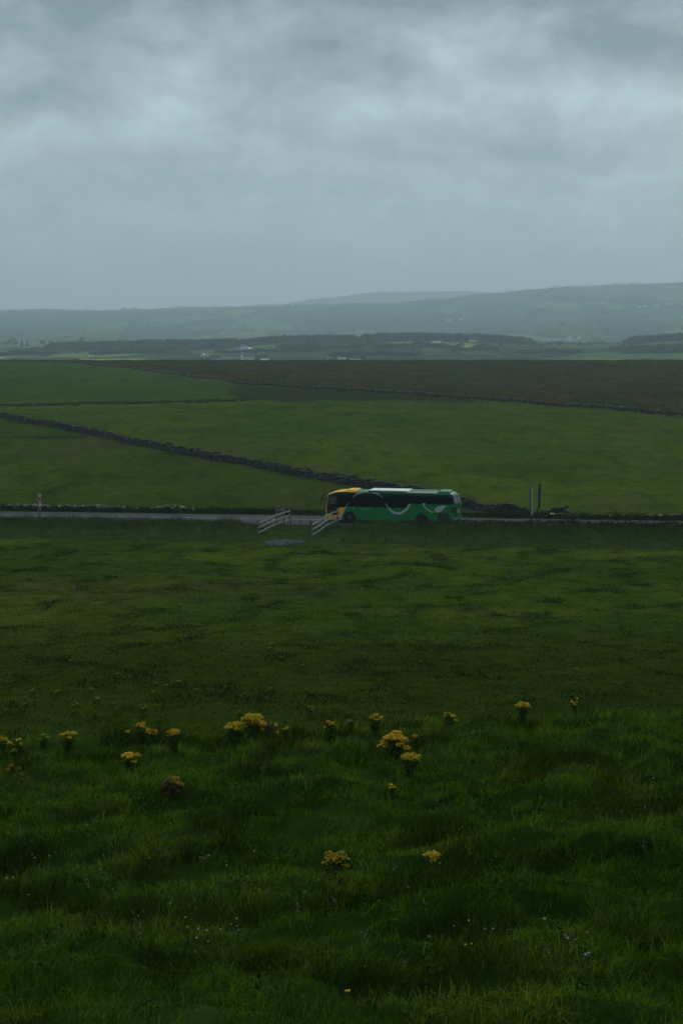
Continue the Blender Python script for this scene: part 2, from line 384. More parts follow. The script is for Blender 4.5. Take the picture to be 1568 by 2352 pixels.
nt.links.new(vs.outputs[0], cr.inputs[0])
hed = N('ShaderNodeMapRange'); hed.inputs[1].default_value = .035; hed.inputs[2].default_value = .075; nt.links.new(ve.outputs['Distance'], hed.inputs[0])
hm = N('ShaderNodeMix', data_type='RGBA'); hm.inputs['A'].default_value = (.018, .03, .014, 1); nt.links.new(hed.outputs[0], hm.inputs['Factor']); nt.links.new(cr.outputs[0], hm.inputs['B'])
fmix = N('ShaderNodeMix', data_type='RGBA'); fmr = N('ShaderNodeMath', operation='MULTIPLY'); nt.links.new(fsel.outputs[0], fmr.inputs[0]); fmr.inputs[1].default_value = .42; nt.links.new(fmr.outputs[0], fmix.inputs['Factor']); nt.links.new(hm.outputs['Result'], fmix.inputs['A']); fmix.inputs['B'].default_value = (.036, .062, .030, 1)
c2m = N('ShaderNodeVectorMath', operation='MULTIPLY'); nt.links.new(scalev(fmix.outputs['Result'], noisefac(.02, .6, 1.35)), c2m.inputs[0]); nt.links.new(at.outputs['Color'], c2m.inputs[1]); c2 = c2m.outputs[0]
fm = N('ShaderNodeMapRange'); fm.inputs[1].default_value = 860; fm.inputs[2].default_value = 960; nt.links.new(sep.outputs['Y'], fm.inputs[0])
mx = N('ShaderNodeMix', data_type='RGBA'); nt.links.new(fm.outputs[0], mx.inputs['Factor']); nt.links.new(c1, mx.inputs['A']); nt.links.new(c2, mx.inputs['B'])
nt.links.new(mx.outputs['Result'], bs.inputs['Base Color'])
nb = N('ShaderNodeTexNoise'); nb.inputs['Scale'].default_value = 2.2; nb.inputs['Detail'].default_value = 8; nt.links.new(geo.outputs['Position'], nb.inputs['Vector'])
bp = N('ShaderNodeBump'); bp.inputs['Strength'].default_value = .6; bp.inputs['Distance'].default_value = .25; nt.links.new(nb.outputs['Fac'], bp.inputs['Height']); nt.links.new(bp.outputs[0], bs.inputs['Normal'])
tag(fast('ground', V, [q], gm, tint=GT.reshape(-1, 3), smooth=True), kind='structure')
ZLOW = float(GZ.min())
# ------------------------------------------------------------------ road
def ribbon(name, y0, y1, x0, x1, dz, m, parent=None, n=80):
    xs = np.linspace(x0, x1, n); vs = []
    for o in (y0, y1):
        vs.append(np.stack([xs, road_y(xs)+o, road_z(xs)+dz], 1))
    V = np.concatenate(vs); i = np.arange(n-1)
    return fast(name, V, [np.stack([i, i+1, i+1+n, i+n], 1)], m, parent)
tag(ribbon('road', -3.6, 3.5, -75, 75, .05, M['asphalt']), kind='structure')
tag(ribbon('road_line', .55, .75, -75, 75, .054, M['roadpaint']), kind='structure')
tag(ribbon('road_line', 3.05, 3.17, -75, 75, .054, M['patch']), kind='structure')
for a, b in ((-34.6, -33.6), (-28.3, -25.9), (-23.4, -20.6), (-13, -12), (16, 17)):
    tag(ribbon('road_patch', -1.9, -.75, a, b, .054, M['patch'], n=4), kind='structure')
# ------------------------------------------------------------------ foreground grass
def grass_patch(n, ymin, ymax, dens_pow, Hr, Wk, base, name, lean0=(.28, .05), wide=.30, pad=2.5, veto=None, vj=.26):
    u = R.random(n); e = 2-dens_pow
    y = (ymin**e+u*(ymax**e-ymin**e))**(1/e)
    x = R.uniform(-1, 1, n)*(wide*y+pad)
    return x, y
n = 520000
x, y = grass_patch(n, 6.0, 33, 1.15, 0, 0, 0, '')
z = height(x, y)
tus = fbm(x/1.3, y/.9, 61, 3)
H = (.13+.10*np.clip(tus+.25, -.4, .9))*R.uniform(.6, 1.35, n)
H = H*np.clip(1+.35*sst(18, 24, y), 1, 1.4)
H = np.maximum(H, .05)
dk = sst(.12, .5, fbm(x/1.9+9, y/.75, 66, 3))  # dark tussocks: taller grass, its blade colour also painted with hollow shade
tuf = fbm(x/.34, y/.24, 67, 2)
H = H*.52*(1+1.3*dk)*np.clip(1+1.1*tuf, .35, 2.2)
Wb = .0042*(y/9)**.75*R.uniform(.7, 1.4, n)
la = np.stack([.15+.14*perlin(x/.9, y/.9, 62)+R.normal(0, .52, n), .0+.14*perlin(x/1.1, y/.8, 63)+R.normal(0, .52, n)], 1)
cg = fbm(x/2.2, y/1.6, 64, 3)
base = np.array([.054, .112, .007])[None]*(1-sst(-.2, .5, cg))[:, None]+np.array([.096, .146, .012])[None]*sst(-.2, .5, cg)[:, None]
blu = sst(.1, .5, fbm(x/2.8, y/2.2, 65, 3))[:, None]
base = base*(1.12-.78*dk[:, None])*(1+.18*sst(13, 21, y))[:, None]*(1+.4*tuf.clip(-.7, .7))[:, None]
base = base*(1-blu*.35)+np.array([.030, .086, .011])[None]*blu*.35
tint = (base*(1+R.normal(0, .30, (n, 1))).clip(.35, 2)).clip(.003, 1)
dead = R.random(n) < .03+.15*sst(14, 22, y)*np.clip(.6+fbm(x/2.2, y/1.5, 68, 2), .1, 1.5)
tint[dead] = np.array([.105, .115, .038])*R.uniform(.6, 1.2, (dead.sum(), 1))
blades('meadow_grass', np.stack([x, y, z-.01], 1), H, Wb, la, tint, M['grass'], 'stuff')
# broad leaved weeds in the turf
n = 420; x, y = grass_patch(n, 7, 25, 1.15, 0, 0, 0, ''); k = 16
r_ = np.sqrt(R.random((n, k)))*R.uniform(.05, .14, (n, 1)); a_ = R.uniform(0, 6.28, (n, k))
X = (x[:, None]+r_*np.cos(a_)).ravel(); Y = (y[:, None]+r_*np.sin(a_)).ravel()
Vv, q, tt = leafverts(np.stack([X, Y, height(X, Y)+R.uniform(.03, .12, n*k)], 1), R.uniform(.014, .040, n*k), hsv_jit((.034, .072, .016), n*k, .35, .15), .6)
tag(fast('broad_leaf_weeds', Vv, [q], M['leaf'], tint=tt), kind='stuff')
# bent dry stalks
n = 1500
x, y = grass_patch(n, 7.0, 27, 1.2, 0, 0, 0, '')
keep = fbm(x/2.4, y/1.6, 71, 3)+R.normal(0, .25, n) > .05
x, y = x[keep], y[keep]; n = len(x); z = height(x, y)
blades('dry_grass_stems', np.stack([x, y, z], 1), R.uniform(.14, .32, n), .0026*(y/9)**.7, np.stack([R.normal(.15, .55, n), R.normal(0, .45, n)], 1), hsv_jit((.22, .21, .12), n, .3, .08), M['grass'], 'stuff', curl=.2)
# mid pasture tufts
n = 260000
y = np.sqrt(R.uniform(38**2, 128**2, n)); x = R.uniform(-1, 1, n)*(.27*y+4)
den = fbm(x/3.2, y/4.5, 42, 4)+.5*fbm(x/1.1, y/1.4, 72, 2)
keep = (den+R.normal(0, .4, n) > -.2) & (y+.17*x < 126.5)
x, y, den = x[keep], y[keep], den[keep]; n = len(x); z = height(x, y)
tb = ground_tint(x, y)*np.array([1.08, 1.05, .95])*(1-.25*sst(.0, .6, den))[:, None]
tint = (tb*(1+R.normal(0, .3, (n, 1))).clip(.4, 2)).clip(.003, 1)
blades('pasture_tufts', np.stack([x, y, z-.02], 1), R.uniform(.05, .13, n)*(1+.9*sst(.2, .7, den)), R.uniform(.015, .045, n), np.stack([R.normal(.2, .4, n), R.normal(0, .4, n)], 1), tint, M['grass'], 'stuff')
# far pasture tufts
n = 70000
y = np.sqrt(R.uniform(146**2, 345**2, n)); x = R.uniform(-1, 1, n)*(.26*y+4)
den = fbm(x/7, y/22, 46)+.6*fbm(x/2.2, y/5, 73)
keep = (den+R.normal(0, .2, n) > .12) & (y+.17*x*(1-sst(165, 330, y)) > 149)
x, y = x[keep], y[keep]; n = len(x)
tint = (ground_tint(x, y)*np.array([1.15, 1.15, 1.1])*(1+R.normal(0, .22, (n, 1))).clip(.4, 2)).clip(.003, 1)
blades('far_pasture_tufts', np.stack([x, y, height(x, y)-.02], 1), R.uniform(.04, .11, n), R.uniform(.06, .16, n), np.stack([R.normal(.2, .4, n), R.normal(0, .4, n)], 1), tint, M['grass'], 'stuff')
# moor heather
n = 60000
y = np.sqrt(R.uniform(300**2, 715**2, n)); x = R.uniform(-1, 1, n)*(.26*y+4)
keep = y > np.interp(x, MWX, MWY)+2
x, y = x[keep], y[keep]; n = len(x)
tint = (ground_tint(x, y)*(1.15+R.normal(0, .22, (n, 1))).clip(.4, 2)).clip(.003, 1)
blades('moor_heather', np.stack([x, y, height(x, y)-.02], 1), R.uniform(.12, .32, n), R.uniform(.2, .5, n), np.stack([R.normal(.1, .4, n), R.normal(0, .4, n)], 1), tint, M['grass'], 'stuff')
# verge grasses, near side and far side of the road
def verge(name, n, o0, o1, H0, H1, pale, dark, xr=44, den=None, wl=.3):
    x = R.uniform(-xr, xr, n); o = o0+(o1-o0)*R.random(n)+.9*perlin(x/2.1, x*0+o0, 82)*(R.random(n)); y = road_y(x)+o
    d = fbm(x/2.2, o/1.2, 81, 3)
    if den is not None:
        k = R.random(n) < den(x, o); x, y, d, o = x[k], y[k], d[k], o[k]; n = len(x)
    t = sst(-.35, .4, d+R.normal(0, .2, n))[:, None]
    tint = (np.array(dark)[None]*(1-t)+np.array(pale)[None]*t)*(1+R.normal(0, .25, (n, 1))).clip(.4, 2)
    blades(name, np.stack([x, y, height(x, y)-.02], 1), R.uniform(H0, H1, n)*(1+.5*d.clip(-.6, .6))*np.clip((o-o0+.4)/1.2, .5, 1)*np.clip(.75+.7*perlin(x/1.7, o/1.3, 83), .3, 1.5), R.uniform(.012, .03, n), np.stack([R.normal(.15, wl, n), R.normal(0, wl, n)], 1), tint.clip(.003, 1), M['grass'], 'stuff')
GATE = lambda x, o: np.where((x > -7.6) & (x < -.2) & (o < -4.2), .12, 1.0)
verge('verge_grass', 80000, -11.4, -4.1, .12, .42, (.105, .142, .036), (.050, .098, .019), den=GATE, wl=.5)
verge('verge_grass', 22000, -6.2, -4.1, .30, .85, (.095, .128, .032), (.040, .078, .016), den=GATE)
verge('verge_grass', 14000, -14.0, -10.0, .06, .30, (.06, .105, .020), (.026, .056, .011), den=GATE, wl=.5)
verge('verge_grass', 26000, 3.7, 6.2, .25, .75, (.036, .060, .015), (.015, .028, .007))
def scrub(name, pts, n, h, w, tint, size=.09, kind='stuff'):
    """low bramble and fern growing in a broken line"""
    pts = np.asarray(pts); seg = np.linalg.norm(np.diff(pts[:, :2], axis=0), axis=1); cum = np.concatenate([[0], np.cumsum(seg)])
    s = R.uniform(0, cum[-1], n); hh = h*(.45+.55*np.clip(.5+perlin(s/2.3, s*0, 91)+.6*perlin(s/.8, s*0, 92), 0, 1.3))
    x = np.interp(s, cum, pts[:, 0])+R.normal(0, w, n); y = np.interp(s, cum, pts[:, 1])+R.normal(0, w, n)
    z = height(x, y)+hh*np.sqrt(R.random(n))
    Vv, q, t = leafverts(np.stack([x, y, z], 1), R.uniform(.6, 1.4, n)*size, hsv_jit(tint, n, .35, .15))
    return tag(fast(name, Vv, [q], M['leaf'], tint=t), kind=kind)
def rl(x0, x1, o, n=30):
    xs = np.linspace(x0, x1, n); return np.stack([xs, road_y(xs)+o], 1)
scrub('verge_scrub', rl(-42, -6, 4.9), 10000, .48, .5, (.022, .046, .011))
scrub('verge_scrub', rl(14, 42, 4.6), 5000, .5, .6, (.018, .038, .009))
scrub('verge_scrub', rl(6, 42, -4.9), 7000, .50, .4, (.017, .031, .008))
scrub('verge_scrub', rl(20, 40, -4.6), 2600, .7, .7, (.016, .036, .008))
scrub('field_bank', [p[:2] for p in ULP[1:5]], 3200, .38, 2.0, (.027, .050, .012), size=.22)
scrub('moor_scrub', [(a, b-1.5) for a, b in zip(MWX[5:], MWY[5:])], 7000, .7, 2.2, (.032, .044, .014), size=.22)
# ------------------------------------------------------------------ stone walls
CUBE = np.array([(a, b, c) for a in (-1, 1) for b in (-1, 1) for c in (-1, 1)], float)*.5
CF = np.array([(0, 1, 3, 2), (4, 6, 7, 5), (0, 4, 5, 1), (2, 3, 7, 6), (0, 2, 6, 4), (1, 5, 7, 3)])
def stones(C, D, yaw, tilt=.12, jit=.16):
    n = len(C); v = CUBE[None]+R.uniform(-jit, jit, (n, 8, 3)); v = v*D[:, None]
    a = yaw+R.normal(0, .12, n); t = R.normal(0, tilt, n)
    x = v[..., 0]*np.cos(t)[:, None]-v[..., 2]*np.sin(t)[:, None]; zz = v[..., 0]*np.sin(t)[:, None]+v[..., 2]*np.cos(t)[:, None]
    X = x*np.cos(a)[:, None]-v[..., 1]*np.sin(a)[:, None]; Y = x*np.sin(a)[:, None]+v[..., 1]*np.cos(a)[:, None]
    V = np.stack([X, Y, zz], -1)+C[:, None]
    return V.reshape(-1, 3), (np.arange(n)[:, None, None]*8+CF[None]).reshape(-1, 4)
def wall(name, pts, h, w, label, step=.30, course=.20, gap=0, tone=(.046, .048, .043), ruin=None, cat='stone wall', capk=2.2):
    pts = np.asarray([p[:2] for p in pts]); seg = np.linalg.norm(np.diff(pts, axis=0), axis=1); cum = np.concatenate([[0], np.cumsum(seg)])
    C = []; D = []; A = []; T = []
    nc = max(1, int(h/course))
    for k in range(nc+1):
        s = np.arange(0, cum[-1], step*(1 if k < nc else .8))+R.uniform(0, step); s = s+R.normal(0, step*.15, len(s)); s = s[s < cum[-1]-.01]
        hk = 1+.16*perlin(s/5.5, s*0+k*.01, 93)+.10*perlin(s/1.6, s*0, 94)
        if ruin is not None: hk = hk*np.clip(ruin(s/cum[-1])+.5*perlin(s/3.0, s*0, 95), 0, 1.2)
        keep = (k+.3)*course < hk*h if k < nc else hk > .35
        if gap: keep &= R.random(len(s)) > gap
        s = s[keep]; hk = hk[keep]
        x = np.interp(s, cum, pts[:, 0]); y = np.interp(s, cum, pts[:, 1])
        i = np.clip(np.searchsorted(cum, s)-1, 0, len(seg)-1); dx = (pts[i+1]-pts[i])/seg[i][:, None]
        yaw = np.arctan2(dx[:, 1], dx[:, 0])
        ww = w*(1-.35*k/nc)
        zc = (k+.5)*course*np.minimum(1, hk+.15) if k < nc else hk*h
        off = R.normal(0, .05, len(s))
        x = x-np.sin(yaw)*off; y = y+np.cos(yaw)*off
        C.append(np.stack([x, y, height(x, y)+zc-.05], 1))
        m = len(s); D.append(np.stack([R.uniform(.8, 1.45, m)*step, R.uniform(.8, 1.1, m)*ww, R.uniform(.8, 1.25, m)*course*(1 if k < nc else 1.0)], 1)); A.append(yaw)
        tt = hsv_jit(tone, m, .35, .05)
        lich = R.random(m) < (.12 if k < nc else .42); tt[lich] *= R.uniform(1.3, capk, (lich.sum(), 1)); T.append(tt)
        if k == nc: pass
    C = np.concatenate(C); D = np.concatenate(D); A = np.concatenate(A); T = np.concatenate(T)
    Vv, q = stones(C, D, A)
    o = fast(name, Vv, [q], M['stone'], tint=np.repeat(T, 8, 0), loc=(float(pts[len(pts)//2][0]), float(pts[len(pts)//2][1]), float(hz(*pts[len(pts)//2]))))
    return tag(o, label, cat)
wall('stone_wall', WALLP, .92, .65, 'long dark dry stone wall running down from the left edge and passing behind the green coach', ruin=lambda t: 1.12-.6*sst(.96, 1, t))
wall('stone_wall', MWP[1:], .62, .8, 'distant broken stone wall along the lower edge of the brown moor', step=.6, course=.3, gap=.28, tone=(.060, .064, .055), ruin=lambda t: .9+0*t, capk=2.0)
wall('stone_wall', rl(-40, -15, 4.9), .62, .5, 'tumbled pale stone wall half hidden in weeds across the road at the left', gap=.55, tone=(.11, .11, .10), ruin=lambda t: .8+0*t)
wall('stone_wall', rl(7, 19, -4.5), .42, .5, 'low row of tumbled stones on the near verge below the rear of the green coach', gap=.4, tone=(.17, .17, .16), ruin=lambda t: .85+0*t)
wall('stone_wall', rl(24, 42, -4.7), .42, .5, 'low broken stone wall on the near verge at the right edge', gap=.55, tone=(.10, .10, .095), ruin=lambda t: .9+0*t)
wall('stone_wall', rl(28.5, 44, 5.2), .45, .5, 'short stone wall across the road at the far right edge', gap=.2, tone=(.12, .12, .11), ruin=lambda t: .45+.55*sst(0, .4, t))
wall('stone_wall', rl(20.5, 28, 5.0), .34, .5, 'scatter of pale fallen stones across the road right of the sign posts', gap=.5, tone=(.2, .2, .18), ruin=lambda t: .8+0*t)
lw = [gp(a, b, lo=200, hi=720) for a, b in ((-80, 934), (20, 932), (130, 930))]
wall('stone_wall', lw, .45, .8, 'low far stone wall above the long wall at the left edge', step=.5, gap=.2, tone=(.07, .075, .065), ruin=lambda t: .85+0*t)
# ------------------------------------------------------------------ coach
def build_coach():
    L = 12.75; W = 1.27; ZB = .30; ZT = 3.05; PX = 97.5
    side = [(1.0, z) for z in np.arange(ZB, 2.761, .044)]
    arc = [(1.0-.30/W*(1-math.cos(t)), 2.76+.25*math.sin(t)) for t in np.linspace(0, math.pi/2, 8)[1:]]
    e = arc[-1][0]; roof = [(f*e, 3.01+.04*(1-f*f)) for f in np.linspace(1, -1, 17)[1:-1]]
    near = [(-a, z) for a, z in side+arc]; far = [(a, z) for a, z in reversed(side+arc)]
    roofn = [(-f, z) for f, z in roof]
    bot = [(f, ZB) for f in np.linspace(1, -1, 7)[1:-1]]
    ring = np.array(near+roofn+far+bot); nr = len(ring)
    def top(x):
        t = ZT
        if x < 2.0: t -= .34*(1-x/2.0)**2.2
        if x > L-.9: t -= .16*((x-(L-.9))/.9)**2
        return t
    rf, rr = .50, .55
    sts = []
    xe = list(np.concatenate([.5*(1-np.cos(np.linspace(0, math.pi/2, 12)))]))
    xs = xe[:-1]+list(np.arange(.5, L-.55, .044))+list(L-.55*(1-np.sin(np.linspace(0, math.pi/2, 10))))
    for w in np.linspace(.0, .9, 9): sts.append((0.0, w*(W-rf)/W, -.10*(1-w*w)))
    for x in xs:
        w = W
        if x < rf: w = W-rf+math.sqrt(max(rf*rf-(rf-x)**2, 0))
        if L-x < rr: w = W-rr+math.sqrt(max(rr*rr-(rr-(L-x))**2, 0))
        sts.append((x, w/W, 0))
    for w in np.linspace(.95, .0, 14): sts.append((L, w*(W-rr)/W, .22*(1-(w*W/(W-rr))**2)))
    V = []
    for x, w, bx in sts:
        t = top(x)
        for a, z in ring:
            z2 = z if z < 2.3 else 2.3+(z-2.3)*(t-2.3)/(ZT-2.3)
            tum = 1-.035*max(0, (z2-1.1)/1.9)**2
            y = a*w*W*tum
            X = x+bx+.34*max(0, (z2-.9)/2.1)**1.6*max(0, 1-x/1.3)-.30*max(0, z2-1.95)*max(0, 1-(L-x)/.9)
            V.append((X-L/2, y, z2))
    V = np.array(V); ns = len(sts)
    i = np.arange(ns-1)[:, None]*nr; j = np.arange(nr)[None]; j2 = (j+1) % nr
    F = np.stack([i+j, i+nr+j, i+nr+j2, i+j2], -1).reshape(-1, 4)
    A = V[F]; C = A.mean(1)
    Nn = np.cross(A[:, 2]-A[:, 0], A[:, 3]-A[:, 1]); ln = np.linalg.norm(Nn, axis=1); ok = ln > 1e-7
    Nn = Nn/np.maximum(ln, 1e-9)[:, None]
    flip = np.sign((Nn*(C-np.array([0, 0, 1.6]))).sum(1).sum()); 
    if flip < 0: F = F[:, ::-1]; Nn = -Nn
    VN = np.zeros_like(V)
    for k in range(4): np.add.at(VN, F[:, k], Nn)
    VN /= np.maximum(np.linalg.norm(VN, axis=1), 1e-9)[:, None]
    x = C[:, 0]+L/2; z = C[:, 2]; cx = 135+PX*x; cy = 468-99*(z-.12*sst(.75, 1.45, z))
    sidef = np.abs(Nn[:, 1]) > .55; nearf = sidef & (C[:, 1] < 0)
    WX = (2.48, 9.40)
    well = np.zeros(len(F), bool)
    for wx in WX: well |= sidef & ((x-wx)**2+(z-.5)**2 < .59**2)
    root = empty('coach', (0, 0, 0))
    def sub(name, mask, m, off, parent=root):
        f = F[mask & ~well & ok]
        u, inv = np.unique(f, return_inverse=True)
        return fast(name, V[u]+VN[u]*off, [inv.reshape(-1, 4)], m, parent, smooth=True)
    body = sub('body', np.ones(len(F), bool), M['green'], 0)
    zt = np.array([top(v) for v in x])
    # yellow front
    stripe_x = np.interp(cy, [285, 290, 345, 385, 440], [372, 368, 330, 306, 286])
    roofy = (cx < 437) & (z > np.minimum(zt-.10, 2.94))
    pillar = (cx < 176-.14*(cy-190)*(cy > 190)) & (z <= zt-.10) & sidef
    front = (Nn[:, 0] < -.45) & ~((z > 1.35) & (z < 2.8) & (Nn[:, 0] < -.8))
    lowp = sidef & (cx > 254) & (cx < stripe_x-4) & (cy > np.interp(cx, [258, 300], [346, 332]))
    dlow = sidef & (cx >= 160) & (cx < 248) & (cy > 393)
    yl = (roofy | pillar | front | lowp | dlow) & (z > ZB+.01)
    sub('yellow_front', yl, M['yellow'], .004)
    sub('windscreen', (Nn[:, 0] < -.8) & (z > 1.35) & (z < 2.8), M['glass'], .005)
    gt = np.minimum(zt-.10, 2.93)
    gb_ = np.interp(cx, [255, 300, 340, 345, 950, 951, 1352], [346, 332, 332, 326, 326, 284, 284])
    r2 = np.hypot(cx-832, cy-256)
    gl = sidef & (cx > 252) & (cx < 1352) & (z < gt) & (cy < gb_)
    gl &= ~((cx > 832) & (cx < 960) & (r2 > 118) & (cy > 284))
    edges = [256, 415, 575, 735, 893, 1050, 1200, 1348]
    for s in (-1, 1):
        band = sub('window_band', gl & (C[:, 1]*s > 0), M['glassband'], .004)
        for a, b in zip(edges[:-1], edges[1:]):
            mk = gl & (cx > a+1.5) & (cx < b-1.5) & (z < gt-.03) & (cy < gb_-3) & (C[:, 1]*s > 0)
            if mk.any(): sub('side_window', mk, M['glass'], .009, band)
    dm = nearf & (cx > 176-.14*(cy-190)*(cy > 190)) & (cx <= 250) & (z < zt-.13) & (cy < 393) & ~pillar
    door = sub('door', dm, M['glassband'], .006)
    sub('door_window', dm & (cx > 183) & (cx < 243) & (cy > 236) & (cy < 303), M['doorglass'], .010, door)
    sub('route_sign', dm & (cx > 192) & (cx < 214) & (cy > 203) & (cy < 214), M['amber'], .011, door)
    bm = MB(); bm.bar((135/PX-135/PX+.40-L/2, -1.29, 1.12), (.98-L/2, -1.305, 1.14), .035); bm.build('handle', M['pole'], door)
    sub('cab_window', sidef & (C[:, 1] > 0) & (cx > 180) & (cx <= 250) & (z < zt-.13) & (cy < 340) & ~pillar, M['glass'], .006)
    # silver swooshes and leaf
    def on(mask, dim, name):
        for s_ in (-1, 1): sub(name, mask & (C[:, 1]*s_ > 0), M['decal_dim'] if dim else M['decal'], .013)
    t1 = 24*(1-((cx-550)/150).clip(-1, 1)**2)+5
    on(sidef & (cx > 405) & (cx < 692) & (cy < 240) & (np.abs(np.hypot(cx-550, cy-368)-194) < t1/2), True, 'silver_swoosh')
    on(sidef & (cx > 752) & (cx < 948) & (cy > 284) & (np.abs(r2-113) < 8), False, 'silver_swoosh')
    on(sidef & (cx > 716) & (cx <= 752) & (cy > 284) & (np.abs(r2-113) < 7), True, 'silver_swoosh')
    r3 = np.hypot(cx-1178, cy-236)
    on(sidef & (cx > 1062) & (cx < 1162) & (cy > 283) & (np.abs(r3-119) < np.interp(cx, [1066, 1160], [5.5, 3.2])), False, 'silver_swoosh')
    on(sidef & (cx > 1064) & (cx < 1090) & (cy > 277) & (cy < 283), False, 'silver_swoosh')
    leaf = inpoly(cx, cy, [(1174, 351), (1179, 326), (1198, 306), (1230, 295), (1284, 293), (1258, 318), (1238, 345), (1207, 357)])
    vein = (np.abs((cy-345)-(cx-1180)*(-33/55.)) < 2.6) & (cx < 1240)
    on(sidef & leaf & ~vein, False, 'silver_leaf')
    st = sidef & (np.abs(cx-stripe_x) < np.interp(cy, [288, 440], [6, 8]))
    on(st & (cy > 328), False, 'silver_stripe'); on(st & (cy > 288) & (cy <= 328), True, 'silver_stripe')
    tx = nearf & (((cx > 402) & (cx < 424) & (cy > 334) & (cy < 344)) | ((cx > 482) & (cx < 580) & (cy > 341) & (cy < 347)))
    for l_ in (tx & (cx < 450), tx & (cx > 450)): sub('side_lettering', l_, M['amber'], .012)
    for s_ in (-1, 1): sub('engine_grille', (C[:, 1]*s_ > 0) & sidef & (cx > 1205) & (cx < 1312) & (cy > 360) & (cy < 432), M['grille'], .008)
    # rear
    re = (Nn[:, 0] > .35)
    sub('rear_window', re & (np.abs(C[:, 1]) < 1.12) & (z > 2.10) & (z < 2.84), M['rearglass'], .006)
    sub('rear_trim', (x > L-.62) & (np.abs(z-(1.74+.25*(x-L))) < .035), M['black'], .007)
    for s in (-1, 1):
        sub('tail_light', (x > L-.6) & (np.abs(C[:, 1]) > .8) & (Nn[:, 0] > .25) & (Nn[:, 0] < .85) & (z > 1.22) & (z < 1.68) & (C[:, 1]*s > 0), M['black'], .010)
        sub('tail_light', (Nn[:, 0] > .45) & (np.abs(C[:, 1]) > .85) & (z > .86) & (z < 1.2) & (C[:, 1]*s > 0), M['redlamp'], .010)
        h = (Nn[:, 0] < -.45) & (np.abs(C[:, 1]) > .62) & (z > .72) & (z < .98) & (C[:, 1]*s > 0)
        sub('headlight', h, M['rearglass'], .010)
    sub('rear_badge', (Nn[:, 0] > .5) & (C[:, 1] < -.30) & (C[:, 1] > -.60) & (z > 1.12) & (z < 1.5), M['decal'], .010)
    sub('rear_bumper', (Nn[:, 0] > .35) & (z > .55) & (z < .78), M['pole'], .012)
    # wheels
    for k, wx in enumerate(WX):
        for s in (-1, 1):
            lin = MB(); lin.lathe_y([(.62, 1.255*s), (.62, .70*s), (.02, .70*s)], 28, (wx-L/2, 0, .5)); 
            lin.f = [f for f in lin.f if len(f) == 4]; lin.build('wheel_arch', M['black'], root)
            w = empty('wheel', (wx-L/2, s*1.08, .5), 0, root)
            ty = MB(); ty.lathe_y([(.30, -.14*s), (.46, -.14*s), (.50, -.10*s), (.50, .10*s), (.46, .14*s), (.31, .145*s), (.30, .10*s)], 32); ty.build('tyre', M['tyre'], w, smooth=False)
            rm = MB(); rm.lathe_y([(.31, .08*s), (.29, .115*s), (.26, .09*s), (.20, .04*s if k else .10*s), (.11, .05*s if k else .14*s), (.09, .12*s if k else .17*s), (.02, .125*s if k else .18*s)], 24)
            for q in range(10):
                a = q*math.pi/5; rm.box((.155*math.cos(a), (.07 if k else .135)*s, .155*math.sin(a)), (.03, .03, .03))
            rm.build('rim', M['rim'], w)
    # roof units
    def pod(x0, x1, hw, z0, z1, sl0, sl1, sy, name, m):
        p = MB(); a, b = x0-L/2, x1-L/2
        vs = [(a, -hw, z0), (b, -hw, z0), (b, hw, z0), (a, hw, z0), (a+sl0, -hw+sy, z1), (b-sl1, -hw+sy, z1), (b-sl1, hw-sy, z1), (a+sl0, hw-sy, z1)]
        p.add(vs, [(3, 2, 1, 0), (4, 5, 6, 7), (0, 1, 5, 4), (1, 2, 6, 5), (2, 3, 7, 6), (3, 0, 4, 7)])
        return p.build(name, m, root, bevel=.02)
    u = pod(4.2, 8.02, 1.10, 2.98, 3.11, .12, .04, .05, 'air_conditioner', M['green'])
    p = MB(); p.box(((4.30+7.98)/2-L/2, 0, 3.135), (3.70, 2.06, .05)); p.box((7.99-L/2, 0, 3.08), (.13, 2.16, .13)); p.build('cover', M['whitepaint'], u, bevel=.015)
    for vx in (4.55, 4.95, 5.35):
        p = MB(); p.box((vx-L/2, -1.085, 3.05), (.30, .05, .06)); p.build('vent', M['black'], u)
    for s in (-1, 1):
        p = MB(); p.box(((8.07+10.65)/2-L/2, s*1.04, 3.055), (2.58, .10, .05)); p.build('roof_sheen_bar', M['whitepaint'], root, bevel=.012)  # white bars stand in for the sheen along the roof gutters
    pod(10.75, 12.15, 1.02, 2.95, 3.17, .20, .24, .10, 'rear_roof_unit', M['green'])
    pod(1.35, 3.10, 1.04, 2.88, 3.13, .85, .04, .06, 'front_roof_unit', M['yellow'])
    # mirrors
    for s in (-1, 1):
        f = empty('mirror', (.42-L/2, s*.95, 2.80), 0, root)
        p = MB(); p.tube([(0, 0, .02), (-.25, s*.12, .06), (-.48, s*.2, -.06), (-.60, s*.24, -.30)], [.05, .06, .06, .045]); p.build('arm', M['black'], f, smooth=True)
        p = MB(); p.box((-.64, s*.25, -.48), (.12, .24, .42)); p.build('mirror_head', M['black'], f, bevel=.03)
    for s in (-.5, .5):
        p = MB(); p.bar((.1-L/2-.08, s, 1.25), (.28-L/2-.06, s+.5, 1.9), .03); p.build('wiper', M['black'], root)
    tag(root, 'green and yellow touring coach with dark windows and silver swooshes on the road', 'coach')
    return root
coach = build_coach()
_yaw = rad(15)
_dir = np.array([math.cos(_yaw), -math.sin(_yaw)])
_front = np.array([-1.33, 0.0]); _front[1] = road_y(_front[0])-.1
_c = _front+_dir*12.75*1.03/2
coach.location = (_c[0], _c[1], road_z(_c[0])+.05); coach.rotation_euler = (0, -math.atan(.007), -_yaw); coach.scale = (1.03,)*3
